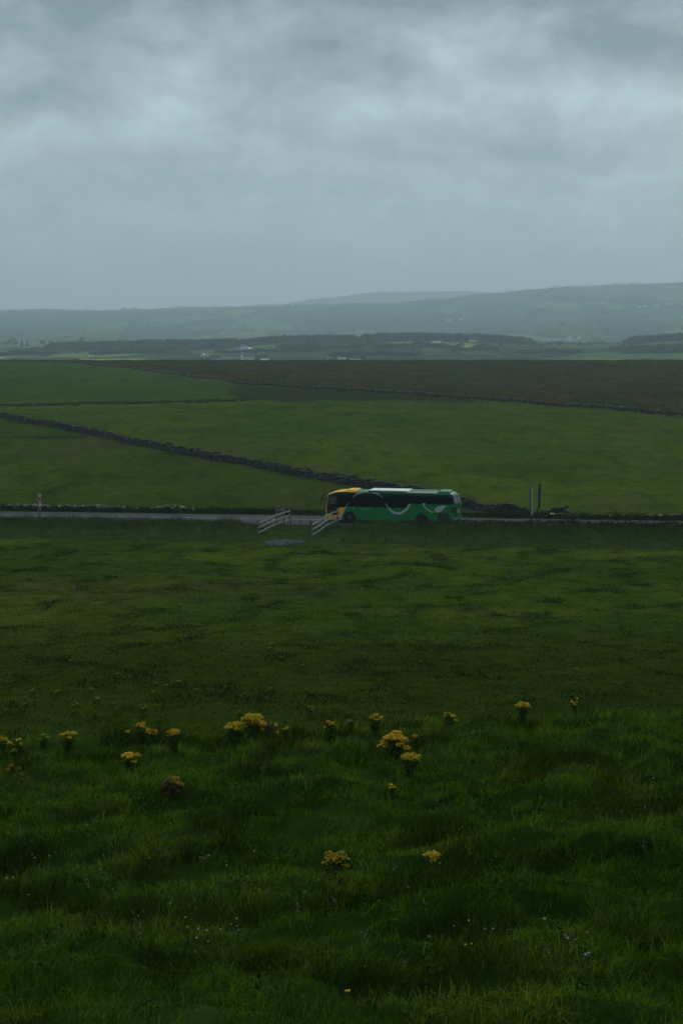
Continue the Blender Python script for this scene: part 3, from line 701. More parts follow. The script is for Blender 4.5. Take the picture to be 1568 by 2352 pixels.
# ------------------------------------------------------------------ gateway fences, posts, wires
def rail_fence(a, b, n, hA, hB, label):
    a = np.array(a); b = np.array(b); base = np.array([a[0], a[1], hz(*a[:2])])
    root = empty('rail_fence', base)
    def P(t): 
        p = a[:2]*(1-t)+b[:2]*t; return p[0]-base[0], p[1]-base[1], hz(*p)-base[2]
    dx = (b-a)[:2]/np.linalg.norm((b-a)[:2]); nrm = np.array([dx[1], -dx[0]])
    for i in range(n):
        t = i/(n-1); x, y, z = P(t); h = (hA*(1-t)+hB*t)*(1.10 if i in (0, n-1) else 1)
        m = MB(); w = .14 if i in (0, n-1) else .09
        m.box((x, y, z+h/2-.15), (w, w, h+.3), rz=math.atan2(dx[1], dx[0])); m.build('post', M['post'], root, bevel=.012)
    for k in (.90, .58, .26):
        m = MB()
        for i in range(n-1):
            t0, t1 = i/(n-1), (i+1)/(n-1)
            p, q = P(t0), P(t1); h0 = hA*(1-t0)+hB*t0; h1 = hA*(1-t1)+hB*t1
            o = nrm*.075
            j = random.uniform(-.02, .02)
            m.bar((p[0]+o[0], p[1]+o[1], p[2]+k*h0+j), (q[0]+o[0], q[1]+o[1], q[2]+k*h1+j), .045, .135)
        m.build('rail', M['rail'], root)
    return tag(root, label, 'fence')
fa, fb = gp(593, 1232), gp(664, 1203)
ga, gb2 = gp(716, 1239), gp(775, 1204)
rail_fence(fa, fb, 6, 1.38, 1.35, 'pale three-rail wooden fence with grey posts, left of the gateway')
rail_fence(ga, gb2, 6, 1.52, 1.40, 'pale three-rail wooden fence with grey posts, in front of the coach door')
# small grey gate just behind the left rail fence
g0 = gp(650, 1203); gx, gy = g0[0]-.35, g0[1]+1.2
gz = hz(gx, gy); gt_ = empty('field_gate', (gx, gy, gz), rad(52))
for s in (-.62, .62):
    m = MB(); m.box((s, 0, .78), (.13, .13, 1.7)); m.build('post', M['post'], gt_, bevel=.012)
m = MB()
for z in (.45, .8, 1.15, 1.46): m.box((0, -.09, z), (1.3, .045, .17))
m.bar((-.55, -.135, .45), (.55, -.135, 1.42), .10, .04, up=(0, 1, 0)); m.build('boards', M['post'], gt_)
tag(gt_, 'small grey boarded gate just behind the left pale rail fence', 'gate')
def wire_fence(posts, label, h=1.0, strands=(.35, .62, .92), pw=.08):
    base = np.array(posts[0]); root = empty('wire_fence', base)
    for p in posts:
        m = MB(); m.box((p[0]-base[0], p[1]-base[1], p[2]-base[2]+h/2-.1), (pw, pw, h+.2), rx=random.uniform(-.05, .05), ry=random.uniform(-.05, .05)); m.build('post', M['fencepost'], root, bevel=.01)
    for s in strands:
        m = MB()
        for a, b in zip(posts[:-1], posts[1:]):
            A = np.array(a)-base; B = np.array(b)-base; md = (A+B)/2
            m.tube([(A[0], A[1], A[2]+s), (md[0], md[1], md[2]+s-.02), (B[0], B[1], B[2]+s)], .007, 4)
        m.build('wire', M['wire'], root)
    return tag(root, label, 'fence')
def vp(x, o=-11.6): y = road_y(x)+o; return (x, y, hz(x, y))
wx_ = lambda xd, d=129: (xd*K-341)/FPX*d
wire_fence([vp(wx_(v)) for v in (-40, 73, 160, 248, 331, 419, 503)]+[(fa[0], fa[1], fa[2])], 'thin wire fence in the tall verge grass, left of the gateway', h=1.02)
wire_fence([(ga[0], ga[1], ga[2])]+[vp(wx_(v)) for v in (884, 975, 1070, 1156, 1250, 1338, 1420, 1510, 1610)], 'thin wire fence in the tall verge grass, right of the gateway', h=.98)
wire_fence([tuple(gp(x_, y_)) for x_, y_ in ((652, 1212), (668, 1213), (690, 1213), (712, 1214))], 'low wire fence closing the gap between the two pale rail fences', h=.85, strands=(.15, .42, .78))
fw = [(x_, road_y(x_)+5.4, hz(x_, road_y(x_)+5.4)) for x_ in (-5.6, -3.4, -1.2, 1.0)]
wire_fence(fw, 'grey wire fence on the far roadside in front of the coach nose', h=1.15, pw=.07)
# ------------------------------------------------------------------ gravel heap
gv = gp(650, 1250); n = 1500
a = R.uniform(0, 2*math.pi, n); r = np.sqrt(R.random(n))*(1+.18*np.sin(3*a+1)); x = gv[0]+1.62*r*np.cos(a)+R.normal(0, .06, n); y = gv[1]+1.75*r*np.sin(a)
Cc = np.stack([x, y, height(x, y)+.16*(1-r.clip(0, 1)**2)+R.uniform(0, .04, n)], 1)
Vv, q = stones(Cc, R.uniform(.05, .17, (n, 3)), R.uniform(0, 3, n), .5, .2)
tag(fast('gravel', Vv, [q], M['gravel'], tint=np.repeat(hsv_jit((.075, .085, .098), n, .35, .04), 8, 0)), kind='stuff')
# ------------------------------------------------------------------ road signs
def brown_sign(loc):
    r = empty('road_sign', loc, rad(80))
    for s in (-.22, .22):
        m = MB(); m.tube([(s, 0, -.1), (s, 0, 2.85)], .045, 10); m.build('pole', M['pole'], r, smooth=True)
    m = MB(); m.box((0, -.07, 2.15), (.66, .03, 1.02)); pl = m.build('plate', M['signbrown'], r, bevel=.004)
    for z_, h_ in ((2.62, .10), (1.70, .13)):
        m = MB(); m.box((0, -.0885, z_), (.64, .004, h_)); m.build('border', M['signwhite'], pl)
    m = MB()
    for z, w in ((2.05, .30), (1.95, .22), (1.88, .34)): m.box((.02, -.0885, z), (w, .004, .045))
    m.build('marking', M['signwhite'], pl)
    m = MB(); m.box((0, -.07, 2.79), (.5, .05, .12)); m.build('cap_plate', M['rearglass'], r, bevel=.004)
    return tag(r, 'narrow brown road sign on twin grey poles by the road at the left edge', 'road sign')
sp = np.array([wx_(85, 140.5), 0]); sy_ = road_y(sp[0])-4.1; brown_sign((sp[0], sy_, hz(sp[0], sy_)))
def board_sign(xd, off, h0, h1, w, lean, rz, face, label, polew, facem):
    x = wx_(xd, 135 if off < 0 else 142); y = road_y(x)+off
    r = empty('road_sign', (x, y, hz(x, y)-.05), 0); r.rotation_euler = (0, rad(lean), rad(rz))
    m = MB(); m.box((0, 0, h1/2), (polew, polew, h1)); m.build('post', M['darkpole'], r, bevel=.012)
    m = MB(); m.box((0, -polew/2-.03, (h0+h1)/2), (w, .05, h1-h0)); b = m.build('board', M['signback'], r, bevel=.008)
    if face:
        m = MB(); m.box((0, -polew/2-.058, (h0+h1)/2), (w-.03, .006, h1-h0-.04)); m.build('face', facem, b)
    return tag(r, label, 'road sign')
board_sign(1213, -4.5, 1.28, 3.85, .62, -3.4, 60, True, 'leaning pale narrow sign board on the near verge right of the coach', .15, M['signface'])
board_sign(1235, 4.6, 1.1, 3.55, .5, -2.6, 103, False, 'leaning dark slender sign post across the road behind the pale sign board', .11, None)
# ------------------------------------------------------------------ ragwort
def ragwort(xd, yd, wpx, H, label, style='full', nh=None, lo=8, hi=29.5, group=None, cat='ragwort', tone=1.0):
    """a flowering plant whose head shows at the given place; real width follows from its distance"""
    H = H*.57
    p, c = pix(xd, yd, clear=H, lo=lo, hi=hi)
    H = max(min(H, c+.03), .18) if c < H*.98 else H
    d = p[1]; w = wpx*K/FPX*d                       # metres across the flower head
    base = np.array([p[0], p[1], hz(p[0], p[1])])
    root = empty('ragwort_plant', base)
    hw = w/2*.94
    nh = nh or int(np.clip(w*w*70, 3, 20))
    stemv = MB(); heads = []
    for i in range(nh):
        a = 2.4*i+R.uniform(-.3, .3); r = hw*math.sqrt((i+.4)/nh)*.92
        if style == 'sparse': r = hw*math.sqrt(R.random())
        hx, hy = r*math.cos(a), r*math.sin(a)*.9
        drop = {'full': .28, 'flat': .18, 'sparse': .9, 'withered': 1.1, 'clumps': .75}[style]
        hz_ = H-drop*hw*(r/hw)**1.6*R.uniform(.5, 1.5)-abs(R.normal(0, .03))
        heads.append((hx, hy, hz_))
        q = (hx*.25, hy*.25, H*.35)
        stemv.tube([(hx*.08, hy*.08, -.03), q, (hx*.75, hy*.75, hz_-.10), (hx, hy, hz_-.02)], [.007, .006, .004, .002], 4)
    stemv.build('stem', M['wither'] if style == 'withered' else M['stem'], root)
    hr = .048 if style != 'clumps' else .085
    if style == 'sparse': hr = .038
    if w < .3: hr = max(.03, w*.17)
    for hx, hy, hh in heads:
        if style == 'withered' and R.random() < .60: continue
        n = int(R.uniform(30, 50)*(hr/.055)**1.5)
        a = R.uniform(0, 2*math.pi, n); rs = hr*R.uniform(.85, 1.3); r = np.sqrt(R.random(n))*rs
        P = np.stack([hx+r*np.cos(a), hy+r*np.sin(a), hh+.35*hr*(1-(r/hr)**2)+R.normal(0, .008, n)], 1)
        Sz = R.uniform(.008, .0145, n); k = R.uniform(.8, 1.15)
        base_c = np.array([.50, .34, .010]) if style != 'clumps' else np.array([.54, .32, .010])
        T = hsv_jit(base_c*k*tone, n, .22, .06)
        ang = R.uniform(0, 6.28, n)[:, None]+np.arange(6)[None]*math.pi/3      # small daisy discs, tilted a little
        X = np.cos(ang)*Sz[:, None]; Y = np.sin(ang)*Sz[:, None]; Z = X*R.normal(0, .35, (n, 1))+Y*R.normal(0, .35, (n, 1))
        Vv = np.stack([X, Y, Z], -1)+P[:, None]
        fast('flower_head', Vv.reshape(-1, 3), [np.arange(n)[:, None]*6+np.arange(6)[None]], M['petal'], root, np.repeat(T, 6, 0))
    # leaves up the stems
    n = int((260 if style != 'withered' else 240)*max(.35, min(1.6, w/.4)))
    zf = R.beta(1.5, 1.4, n); rr = np.sqrt(R.random(n))*(hw*.45+hw*.5*zf)
    a = R.uniform(0, 6.28, n)
    P = np.stack([rr*np.cos(a), rr*np.sin(a), (H-.55*hw*(rr/hw)**1.6*(style != 'flat')-.06)*zf], 1)
    t = (.026, .060, .012) if style != 'withered' else (.062, .048, .028)
    Vv, q, tt = leafverts(P, R.uniform(.018, .045, n), hsv_jit(t, n, .35, .12), .55)
    fast('foliage', Vv, [q], M['leaf'], root, tt)
    if style == 'withered':
        for hp in heads:
            n = 22
            P = np.array(hp)+R.normal(0, .016, (n, 3))-np.array([0, 0, 1])*R.random((n, 1))*.06
            Vv, q, tt = leafverts(P, R.uniform(.008, .016, n), hsv_jit((.115, .092, .06), n, .3, .06), .8)
            fast('seed_head', Vv, [q], M['leaf'], root, tt)
    return tag(root, label, cat, group or 'ragwort plants flowering in the near meadow')
M['stem'] = mat('green_stem', (.03, .055, .02), .8); M['wither'] = mat('withered_stem', (.06, .04, .035), .9)
RW = [
 (36, 1697, 34, .55, 'small ragwort with two heads, second from the left edge', 'sparse', 5),
 (7, 1696, 26, .5, 'ragwort cut by the left edge of the photo, leftmost of all', 'flat', 4),
 (100, 1688, 26, .4, 'faint low ragwort just left of the bushy one near the left edge', 'sparse', 5),
 (157, 1684, 44, .6, 'bushy full ragwort standing alone near the left edge', 'full', None),
 (291, 1678, 20, .5, 'tiny flat ragwort, leftmost of the loose row of four left of centre', 'flat', 3),
 (323, 1667, 32, .6, 'flat topped ragwort, highest of the loose row left of centre', 'flat', 6),
 (345, 1676, 32, .5, 'drooping ragwort just right of and below the highest of the loose row', 'sparse', 7),
 (397, 1679, 36, .65, 'tall narrow ragwort with a spike at its top, right end of the loose row', 'full', 12),
 (540, 1663, 56, .70, 'broad domed ragwort at the left of the big clump', 'full', 22),
 (578, 1638, 48, .85, 'tallest bright ragwort at the top of the big clump', 'full', 22),
 (613, 1650, 46, .85, 'withered purple brown ragwort with few yellow heads behind the big clump', 'withered', 22),
 (590, 1659, 52, .68, 'flat wide ragwort in the front middle of the big clump', 'flat', 20),
 (628, 1667, 24, .55, 'single small orange ragwort head just right of the front of the big clump', 'flat', 4),
 (656, 1669, 20, .5, 'single small ragwort head standing off at the right of the big clump', 'flat', 3),
 (632, 1684, 16, .35, 'little low ragwort at the lower right foot of the big clump', 'sparse', 3),
 (757, 1656, 26, .55, 'thin sparse ragwort standing between the big clump and the middle of the photo', 'sparse', 6),
 (804, 1645, 14, .45, 'tiny faint ragwort beyond the grass crest left of the centre ones', 'sparse', 3),
 (862, 1641, 34, .6, 'loose ragwort with scattered heads behind the big orange one', 'sparse', 8),
 (905, 1684, 72, .62, 'large rounded orange ragwort with puffy heads right of centre', 'clumps', 15),
 (943, 1734, 44, .60, 'airy domed ragwort just below and right of the big orange one', 'full', 13),
 (1030, 1637, 40, .5, 'low flat ragwort pair on the grass crest right of centre', 'sparse', 7),
 (1199, 1616, 36, .65, 'compact bright ragwort standing on the crest at the right', 'full', 16),
 (1320, 1603, 20, .55, 'small green ragwort farthest to the right on the crest', 'sparse', 5),
 (301, 1733, 42, .55, 'wide flat ragwort alone in the grass below the loose row', 'full', 14),
 (395, 1782, 66, .50, 'brown withered ragwort with scattered orange heads left of centre', 'withered', 20),
 (898, 1804, 22, .25, 'very small low ragwort in the grass below the airy domed one', 'flat', 4),
 (770, 1954, 58, .45, 'loose straggly ragwort, left of the two lowest in the meadow', 'sparse', 13),
 (992, 1963, 42, .45, 'tight bright ragwort, right of the two lowest in the meadow', 'full', 14),
 (955, 1691, 9, .35, 'minute orange ragwort bud beside the big orange plant', 'flat', 2),
 (30, 1752, 36, .35, 'dull brown dried plant in the grass near the left edge', 'withered', 9)]
for a in RW:
    o = ragwort(a[0], a[1], a[2], a[3], a[4], a[5], a[6], tone=.5 if 'faint' in a[4] or 'orange head' in a[4] else (.62 if 'straggly' in a[4] else .88))
# distant dots of ragwort in the mid pasture: one plant, copied
def small_ragwort():
    root = empty('ragwort_plant', (0, 0, 0))
    for hx, hy, hh in ((-.10, .02, .44), (.09, -.05, .47), (.02, .10, .40)):
        bm = bmesh.new(); bmesh.ops.create_icosphere(bm, subdivisions=1, radius=.075, matrix=Matrix.Translation((hx, hy, hh)) @ Matrix.Diagonal((1, 1, .4, 1)))
        vs_ = np.array([v.co[:] for v in bm.verts]); fs_ = np.array([[v.index for v in f.verts] for f in bm.faces]); bm.free()
        vs_ = vs_+R.normal(0, .012, vs_.shape)
        fast('flower_head', vs_, [fs_], M['petal'], root, hsv_jit((.17, .135, .012), len(vs_), .2, .06))
    n = 90; z = R.random(n)*.42; a = R.uniform(0, 6.28, n); r = np.sqrt(R.random(n))*.16
    Vv, q, tt = leafverts(np.stack([r*np.cos(a), r*np.sin(a), z], 1), R.uniform(.02, .05, n), hsv_jit((.02, .05, .015), n, .3, .1))
    fast('foliage', Vv, [q], M['leaf'], root, tt)
    return root
proto = small_ragwort(); first = True; cnt = 0
while cnt < 100:
    if R.random() < .72: xd, yd = R.uniform(-10, 720), 1655-255*R.random()**1.3
    else: xd, yd = R.uniform(500, 1560), R.uniform(1290, 1560)
    p = gp(xd, yd, lo=40, hi=128)
    if p[1]+.17*p[0] > 126 or fbm(np.array(p[0]/6), np.array(p[1]/6), 88, 2) < -.3: continue
    if first: o = proto; first = False; ch = None
    else:
        o = proto.copy(); COL.objects.link(o)
        for c_ in proto.children:
            k_ = c_.copy(); COL.objects.link(k_); k_.parent = o
    o.location = (p[0], p[1], hz(p[0], p[1])); s_ = random.choice((.35, .4, .5, .55, .7, .85)); o.scale = (s_, s_, s_); o.rotation_euler = (0, 0, random.uniform(0, 6))
    tag(o, 'small distant ragwort, one of many yellow dots scattered over the middle pasture', 'ragwort', 'distant ragwort dotted over the middle pasture'); cnt += 1
wr = gp(617, 1827, lo=120, hi=140)
# small white clover and yellow buttercups in the near grass
def clover(m, name, rr):
    root = empty(name, (0, 0, 0))
    bm = bmesh.new(); bmesh.ops.create_icosphere(bm, subdivisions=2, radius=rr)
    vs_ = np.array([v.co[:] for v in bm.verts]); fs_ = np.array([[v.index for v in f.verts] for f in bm.faces]); bm.free()
    vs_ = vs_*(1+R.normal(0, .14, (len(vs_), 1)))*np.array([1, 1, .8])
    fast('flower_head', vs_, [fs_], M['petal'], root, hsv_jit(m, len(vs_), .15, .03))
    s = MB(); s.tube([(0, 0, -.22), (.01, 0, -.1), (0, 0, -.005)], .0022, 4); s.build('stem', M['stem'], root)
    return root
def scatter(proto, spots, label, cat, group, up=(.15, .24)):
    for i, (xd, yd) in enumerate(spots):
        H = random.uniform(*up)
        p, c = pix(xd, yd, clear=H, lo=7, hi=24)
        if i == 0: o = proto
        else:
            o = proto.copy(); COL.objects.link(o)
            for c_ in proto.children:
                k_ = c_.copy(); COL.objects.link(k_); k_.parent = o
        o.location = (p[0], p[1], hz(p[0], p[1])+H); s_ = random.uniform(.7, 1.25); o.scale = (s_,)*3
        tag(o, label, cat, group)
CL = [(74, 1968), (80, 1975), (113, 1968), (237, 1972), (252, 1966), (343, 1981), (475, 1970), (480, 1967), (459, 1971), (466, 1972), (469, 1977), (519, 1982), (583, 1964), (636, 1983), (390, 2089), (426, 2112), (430, 2133), (455, 2142), (475, 2144), (506, 2143), (530, 2125), (543, 2113), (544, 2133), (548, 2138), (452, 2163), (478, 2165), (448, 2190), (15, 2020), (30, 2020), (66, 2060), (230, 2000), (700, 2050), (870, 2074), (905, 1999), (910, 1994), (1010, 1988), (937, 2046), (1114, 2140), (1132, 2142), (1042, 2134), (1303, 2162), (1351, 2194), (1344, 2200), (1250, 2120), (985, 2160), (560, 1900), (290, 1790), (430, 1870), (600, 1770), (760, 1850), (1240, 1838), (1290, 1890), (1400, 1840), (1480, 1855), (1110, 1800), (700, 1800), (1500, 1790), (1180, 1930), (200, 1900), (90, 1850), (1350, 1760), (810, 1722), (880, 1745), (1060, 1760)]
scatter(clover((.24, .26, .22), 'clover_flower', .009), CL, 'small white clover head, one of many dotted through the near meadow grass', 'clover', 'white clover heads in the near meadow')
BC = [(1068, 2178), (1082, 2176), (1076, 2120), (794, 2281), (800, 2279), (838, 2223), (845, 1690), (520, 1990)]
scatter(clover((.55, .42, .02), 'buttercup', .008), BC, 'tiny yellow buttercup, one of several dotted through the near meadow grass', 'buttercup', 'yellow buttercups in the near meadow')
# pale seed heads of tall grass
n = 46; SH = [(600, 1772), (602, 1780), (315, 2192), (320, 2196), (1300, 2212), (1310, 2218), (1345, 2230), (95, 2203), (680, 2130)]
P = []
for xd, yd in SH+[(R.uniform(20, 1550), R.uniform(1700, 2300)) for _ in range(16)]:
    g = gp(xd, yd+18, lo=7, hi=25); hh = R.uniform(.22, .36); k = 22
    t = R.random(k)
    P.append(np.stack([g[0]+R.normal(0, .012, k)+.03*t, g[1]+R.normal(0, .012, k), g[2]+hh-.10*t], 1))
P = np.concatenate(P); Vv, q, tt = leafverts(P, R.uniform(.004, .010, len(P)), hsv_jit((.22, .20, .14), len(P), .25, .06))
tag(fast('grass_seed_heads', Vv, [q], M['leaf'], tint=tt), kind='stuff')
# ------------------------------------------------------------------ distant valley
def house(xd, yd, L, D, Hw, Hr, rz, walls, roof, label, cat='house', lo=900, hi=2300, chim=1, wins=True, sink=0):
    g = gp(xd, yd, lo=lo, hi=hi); r = empty('house' if cat == 'house' else cat.replace(' ', '_'), (g[0], g[1], hz(g[0], g[1])-sink), rad(rz))
    m = MB(); l, d = L/2, D/2
    v = [(-l, -d, -1), (l, -d, -1), (l, d, -1), (-l, d, -1), (-l, -d, Hw), (l, -d, Hw), (l, d, Hw), (-l, d, Hw), (-l, 0, Hw+Hr), (l, 0, Hw+Hr)]
    m.add(v, [(0, 1, 5, 4), (2, 3, 7, 6), (1, 2, 6, 9, 5), (3, 0, 4, 8, 7), (4, 5, 9, 8), (6, 7, 8, 9), (3, 2, 1, 0)]); m.build('wall', walls, r)
    m = MB(); s = math.hypot(d, Hr); an = math.atan2(Hr, d)
    for sg in (-1, 1):
        a = Vector((0, sg*(d+.35), Hw-.35*Hr/d)); b = Vector((0, -sg*0.0, Hw+Hr))
        e = l+.3; th = Vector((0, sg*math.sin(an), math.cos(an)))
        q = [Vector((-e, 0, 0))+a+th*.04, Vector((e, 0, 0))+a+th*.04, Vector((e, 0, 0))+b+th*.04, Vector((-e, 0, 0))+b+th*.04]
        m.add([*q, *[p+th*.22 for p in q]], [(0, 1, 2, 3), (7, 6, 5, 4), (0, 4, 5, 1), (1, 5, 6, 2), (2, 6, 7, 3), (3, 7, 4, 0)])
    ro = m.build('roof', roof, r)
    for k in range(chim):
        m = MB(); m.box(((-1 if k == 0 else 1)*(l-.6), 0, Hw+Hr+.5), (.9, .7, 1.8)); m.build('chimney', walls, ro)
    if wins:
        for wx in np.linspace(-l*.65, l*.65, 4):
            m = MB(); m.box((wx, -d-.03, Hw*.55), (1.0, .1, 1.2)); m.build('window', M['window'], r)
        for gs in (-1, 1):
            m = MB(); m.box((gs*(l+.03), -.2, Hw*.5), (.1, 1.2, 1.5)); m.build('window', M['window'], r)
    return tag(r, label, cat)
WW, GW, SL, TR = M['whitewash'], M['greywall'], M['slate'], M['tinroof']
o = house(560, 807, 10, 7, 4.2, 3.2, 62, WW, SL, 'large white gabled house on the green rise left of centre, far valley')
m = MB(); m.add([(-6.5, -4.9, 4.5), (6.5, -4.9, 4.5), (6.5, -9, 3.0), (-6.5, -9, 3.0), (-6.5, -9, -1), (6.5, -9, -1), (6.5, -4.9, -1), (-6.5, -4.9, -1)], [(0, 1, 2, 3), (3, 2, 5, 4), (0, 3, 4, 7), (1, 6, 5, 2)]); m.build('annex', TR, o)
house(541, 806, 5, 4, 2, 2, 80, GW, SL, 'small dark gabled outbuilding just left of the large white house', chim=0, wins=False)
house(466, 821, 5, 4, 2.2, 1.8, 70, GW, TR, 'pale roofed shed, left of the thin white gable in the far valley', cat='shed', chim=0, wins=False)
house(477, 820, 3, 2.4, 2.4, 2.2, 88, WW, SL, 'thin white gable wall of a half hidden cottage, far valley', chim=1, wins=False)
house(528, 829, 19, 11, 1.6, 2.6, 14, GW, SL, 'wide low dark roofed barn beside the moor edge left of centre', cat='barn', chim=0, wins=False)
house(568, 827, 13, 8, 3.4, 4.0, 28, WW, SL, 'dark roofed farmhouse with a white gable end by the moor edge')
house(608, 830, 8, 5, 1, 1.2, 10, GW, TR, 'low pale roofed shed right of the white gabled farmhouse', cat='shed', chim=0, wins=False)
house(505, 829, 14, 5, 0.8, 0.9, 4, GW, SL, 'long low grey shed left of the dark barn', cat='shed', chim=0, wins=False)
house(209, 821, 6, 4, 1.2, 1, 5, WW, TR, 'long pale roofed shed among bushes at the far left of the valley', cat='shed', chim=0, wins=False)
house(168, 817, 2.2, 2, 1.6, 1, 5, WW, TR, 'tiny white hut left of the long pale shed', cat='shed', chim=0, wins=False)
house(757, 829, 5, 4, 1.6, 1.6, 20, GW, SL, 'small grey cottage behind the moor edge, left of the low white bungalow')
house(785, 829, 8, 5, 1.4, 1.8, 8, GW, TR, 'grey bungalow with pale roof behind the moor edge near the centre', cat='house')
house(815, 830, 11, 5, 0.9, 0.8, 4, WW, TR, 'long low white bungalow behind the moor edge near the centre', wins=False)
house(84, 793, 8, 5, 1.5, 1.6, 10, WW, SL, 'pale house below the tall trees at the far left', hi=2400)
house(106, 792, 7, 5, 1.5, 1.6, 60, GW, SL, 'grey house just right of the pale house at the far left', hi=2400)
house(60, 795, 6, 4, 1.2, 1.2, 15, GW, TR, 'pale roofed low house left of the two valley houses at the far left', hi=2400)
house(1086, 787, 11, 6, 1.6, 1.6, 8, GW, TR, 'pale farm building under the dark plantation, right of centre', hi=2400)
house(1002, 789, 12, 6, 1.2, 1, 4, GW, TR, 'long pale shed at the left of the farm under the dark plantation', cat='shed', chim=0, wins=False, hi=2400)
house(1192, 787, 6.5, 5, 2.2, 2, 50, WW, SL, 'white gabled house at the right end of the dark plantation', hi=2400)
house(1165, 788, 7, 5, 1.8, 1.6, 12, GW, SL, 'dark cottage just left of the white gabled house under the plantation', hi=2400)
for xd, yd, L_, lab in ((1467, 707, 34, 'white house at the left of the row high on the right far hill'), (1482, 705, 20, 'small white house, second from the left in the row high on the right far hill'), (1508, 706, 30, 'pale house with dark surround, third in the row high on the right far hill'), (1534, 701, 34, 'white house highest in the row on the right far hill'), (1385, 698, 18, 'lone white cottage high on the far hill left of the row'), (1390, 729, 30, 'pale house low on the far hill at the right'), (1030, 739, 44, 'white farm on the lower slope of the far hill near the centre'), (1060, 736, 24, 'little white cottage right of the farm on the lower slope of the far hill'), (1308, 779, 16, 'long white building in the gap between the dark plantations'), (1330, 780, 14, 'pale low building right of the long white one in the gap')):
    house(xd, yd, L_*.6, 10, 3.6, 3.6, random.uniform(-15, 15), WW if L_ < 40 else GW, TR, lab, lo=2300, hi=8600, wins=False)
# hedgerows
def hedgerow(pts, label, h=3.6, w=2.5, n=1100, size=1.5, lo=900, hi=2350, tint=(.018, .032, .013), cat='hedgerow', name='hedgerow', vary=.5):
    P = np.array([gp(a, b, lo=lo, hi=hi)[:2] for a, b in pts]); seg = np.linalg.norm(np.diff(P, axis=0), axis=1); cum = np.concatenate([[0], np.cumsum(seg)])
    s = R.uniform(0, cum[-1], n); hh = h*np.clip(1-vary+vary*1.6*(.5+perlin(s/14, s*0+P[0, 0], 97)+.5*perlin(s/5, s*0, 98)), .25, 2)
    x = np.interp(s, cum, P[:, 0])+R.normal(0, w*.5, n); y = np.interp(s, cum, P[:, 1])+R.normal(0, w*.5, n)
    z = height(x, y)+hh*R.random(n)**.8
    Vv, q, t = leafverts(np.stack([x, y, z], 1), R.uniform(.6, 1.4, n)*size, hsv_jit(tint, n, .3, .12))
    i = len(P)//2; loc = (float(P[i, 0]), float(P[i, 1]), hz(*P[i]))
    return tag(fast(name, Vv, [q], M['leaf'], tint=t, loc=loc), label, cat)
hedgerow([(500, 812), (560, 812), (640, 810), (720, 809)], 'broad dark hedge in front of the large white valley house', h=3.7, n=1650, w=9)
hedgerow([(0, 805), (60, 805), (130, 806), (200, 806), (260, 808)], 'dark hedge across the far left of the valley', h=3.7, n=1350, w=8)
hedgerow([(215, 817), (250, 815), (290, 813), (330, 811), (380, 811)], 'bushy dark thicket right of the long pale shed', h=5.0, n=1275, w=10)
hedgerow([(380, 806), (450, 804), (520, 801)], 'thin hedge on the rise left of the large white house', h=3.5)
hedgerow([(760, 820), (820, 818), (900, 818), (960, 819)], 'thick dark hedge above the low bungalows', h=4.3, n=1650, w=8)
hedgerow([(860, 802), (920, 800), (1000, 799), (1060, 800)], 'hedge between two green fields right of centre', h=5, n=1500, w=4)
hedgerow([(640, 802), (720, 804), (790, 801), (860, 796)], 'curving hedge between green fields in the middle of the valley', h=5, n=1600, w=4)
hedgerow([(700, 793), (730, 797), (690, 803)], 'short dark hedge running down the rise left of the middle', h=5, n=900, w=5)
hedgerow([(950, 790), (980, 797), (1010, 801)], 'short hedge slanting down from the plantation right of centre', h=3.7, n=675, w=5)
hedgerow([(1040, 809), (1090, 806), (1140, 807)], 'dark row of bushes below the farm right of centre', h=4.3, n=975, w=6)
hedgerow([(1140, 790), (1210, 790), (1290, 789), (1370, 787), (1440, 786)], 'long dark hedge in the gap right of the plantation', h=4.3, n=1800, w=6)
hedgerow([(1190, 814), (1260, 813), (1330, 812)], 'dark scrub line near the moor edge right of centre', h=4, n=1200, w=6)
hedgerow([(1400, 806), (1470, 803), (1568, 801)], 'dark hedge across the field at the right edge', h=5, n=1600, w=5)
hedgerow([(1430, 814), (1500, 812), (1580, 812)], 'lower dark hedge near the right edge', h=5, n=1400, w=5)
hedgerow([(-60, 817), (0, 816), (60, 815), (130, 814)], 'low pale green hedge near the left edge above the bright strip', h=4, n=1300, w=5)
# trees
def tree(xd, yd, H, Wc, label, lo=900, hi=2400, tint=(.018, .03, .016), spire=False, n=700):
    g = gp(xd, yd, lo=lo, hi=hi); r = empty('tree', (g[0], g[1], hz(g[0], g[1])))
    m = MB(); m.tube([(0, 0, -1), (.2, 0, H*.4), (0, .1, H*.8)], [.45, .32, .12], 7); m.tube([(.2, 0, H*.35), (Wc*.3, 0, H*.65)], [.2, .08], 5); m.tube([(.2, 0, H*.4), (-Wc*.3, .3, H*.7)], [.2, .08], 5); m.build('trunk', M['bark'], r)
    if spire: t = R.random(n)**1.4; rr = Wc/2*(1-t)*np.sqrt(R.random(n)); z = H*(.15+.85*t); a = R.uniform(0, 6.28, n); P = np.stack([rr*np.cos(a), rr*np.sin(a), z], 1)
    else:
        k = 9; cen = np.stack([R.uniform(-.32, .32, k)*Wc, R.uniform(-.32, .32, k)*Wc, H*R.uniform(.42, .88, k)], 1); i = R.integers(0, k, n)
        d = R.normal(size=(n, 3)); d /= np.linalg.norm(d, axis=1)[:, None]; P = cen[i]+d*(R.random(n)**.4)[:, None]*Wc*np.array([.24, .24, .19])
    Vv, q, tt = leafverts(P, R.uniform(.5, 1.2, n)*.55, hsv_jit(tint, n, .3, .12)); fast('crown', Vv, [q], M['leaf'], r, tt)
    return tag(r, label, 'tree')
tree(18, 790, 20, 18, 'tallest round tree of the clump at the far left edge', tint=(.014, .024, .013))
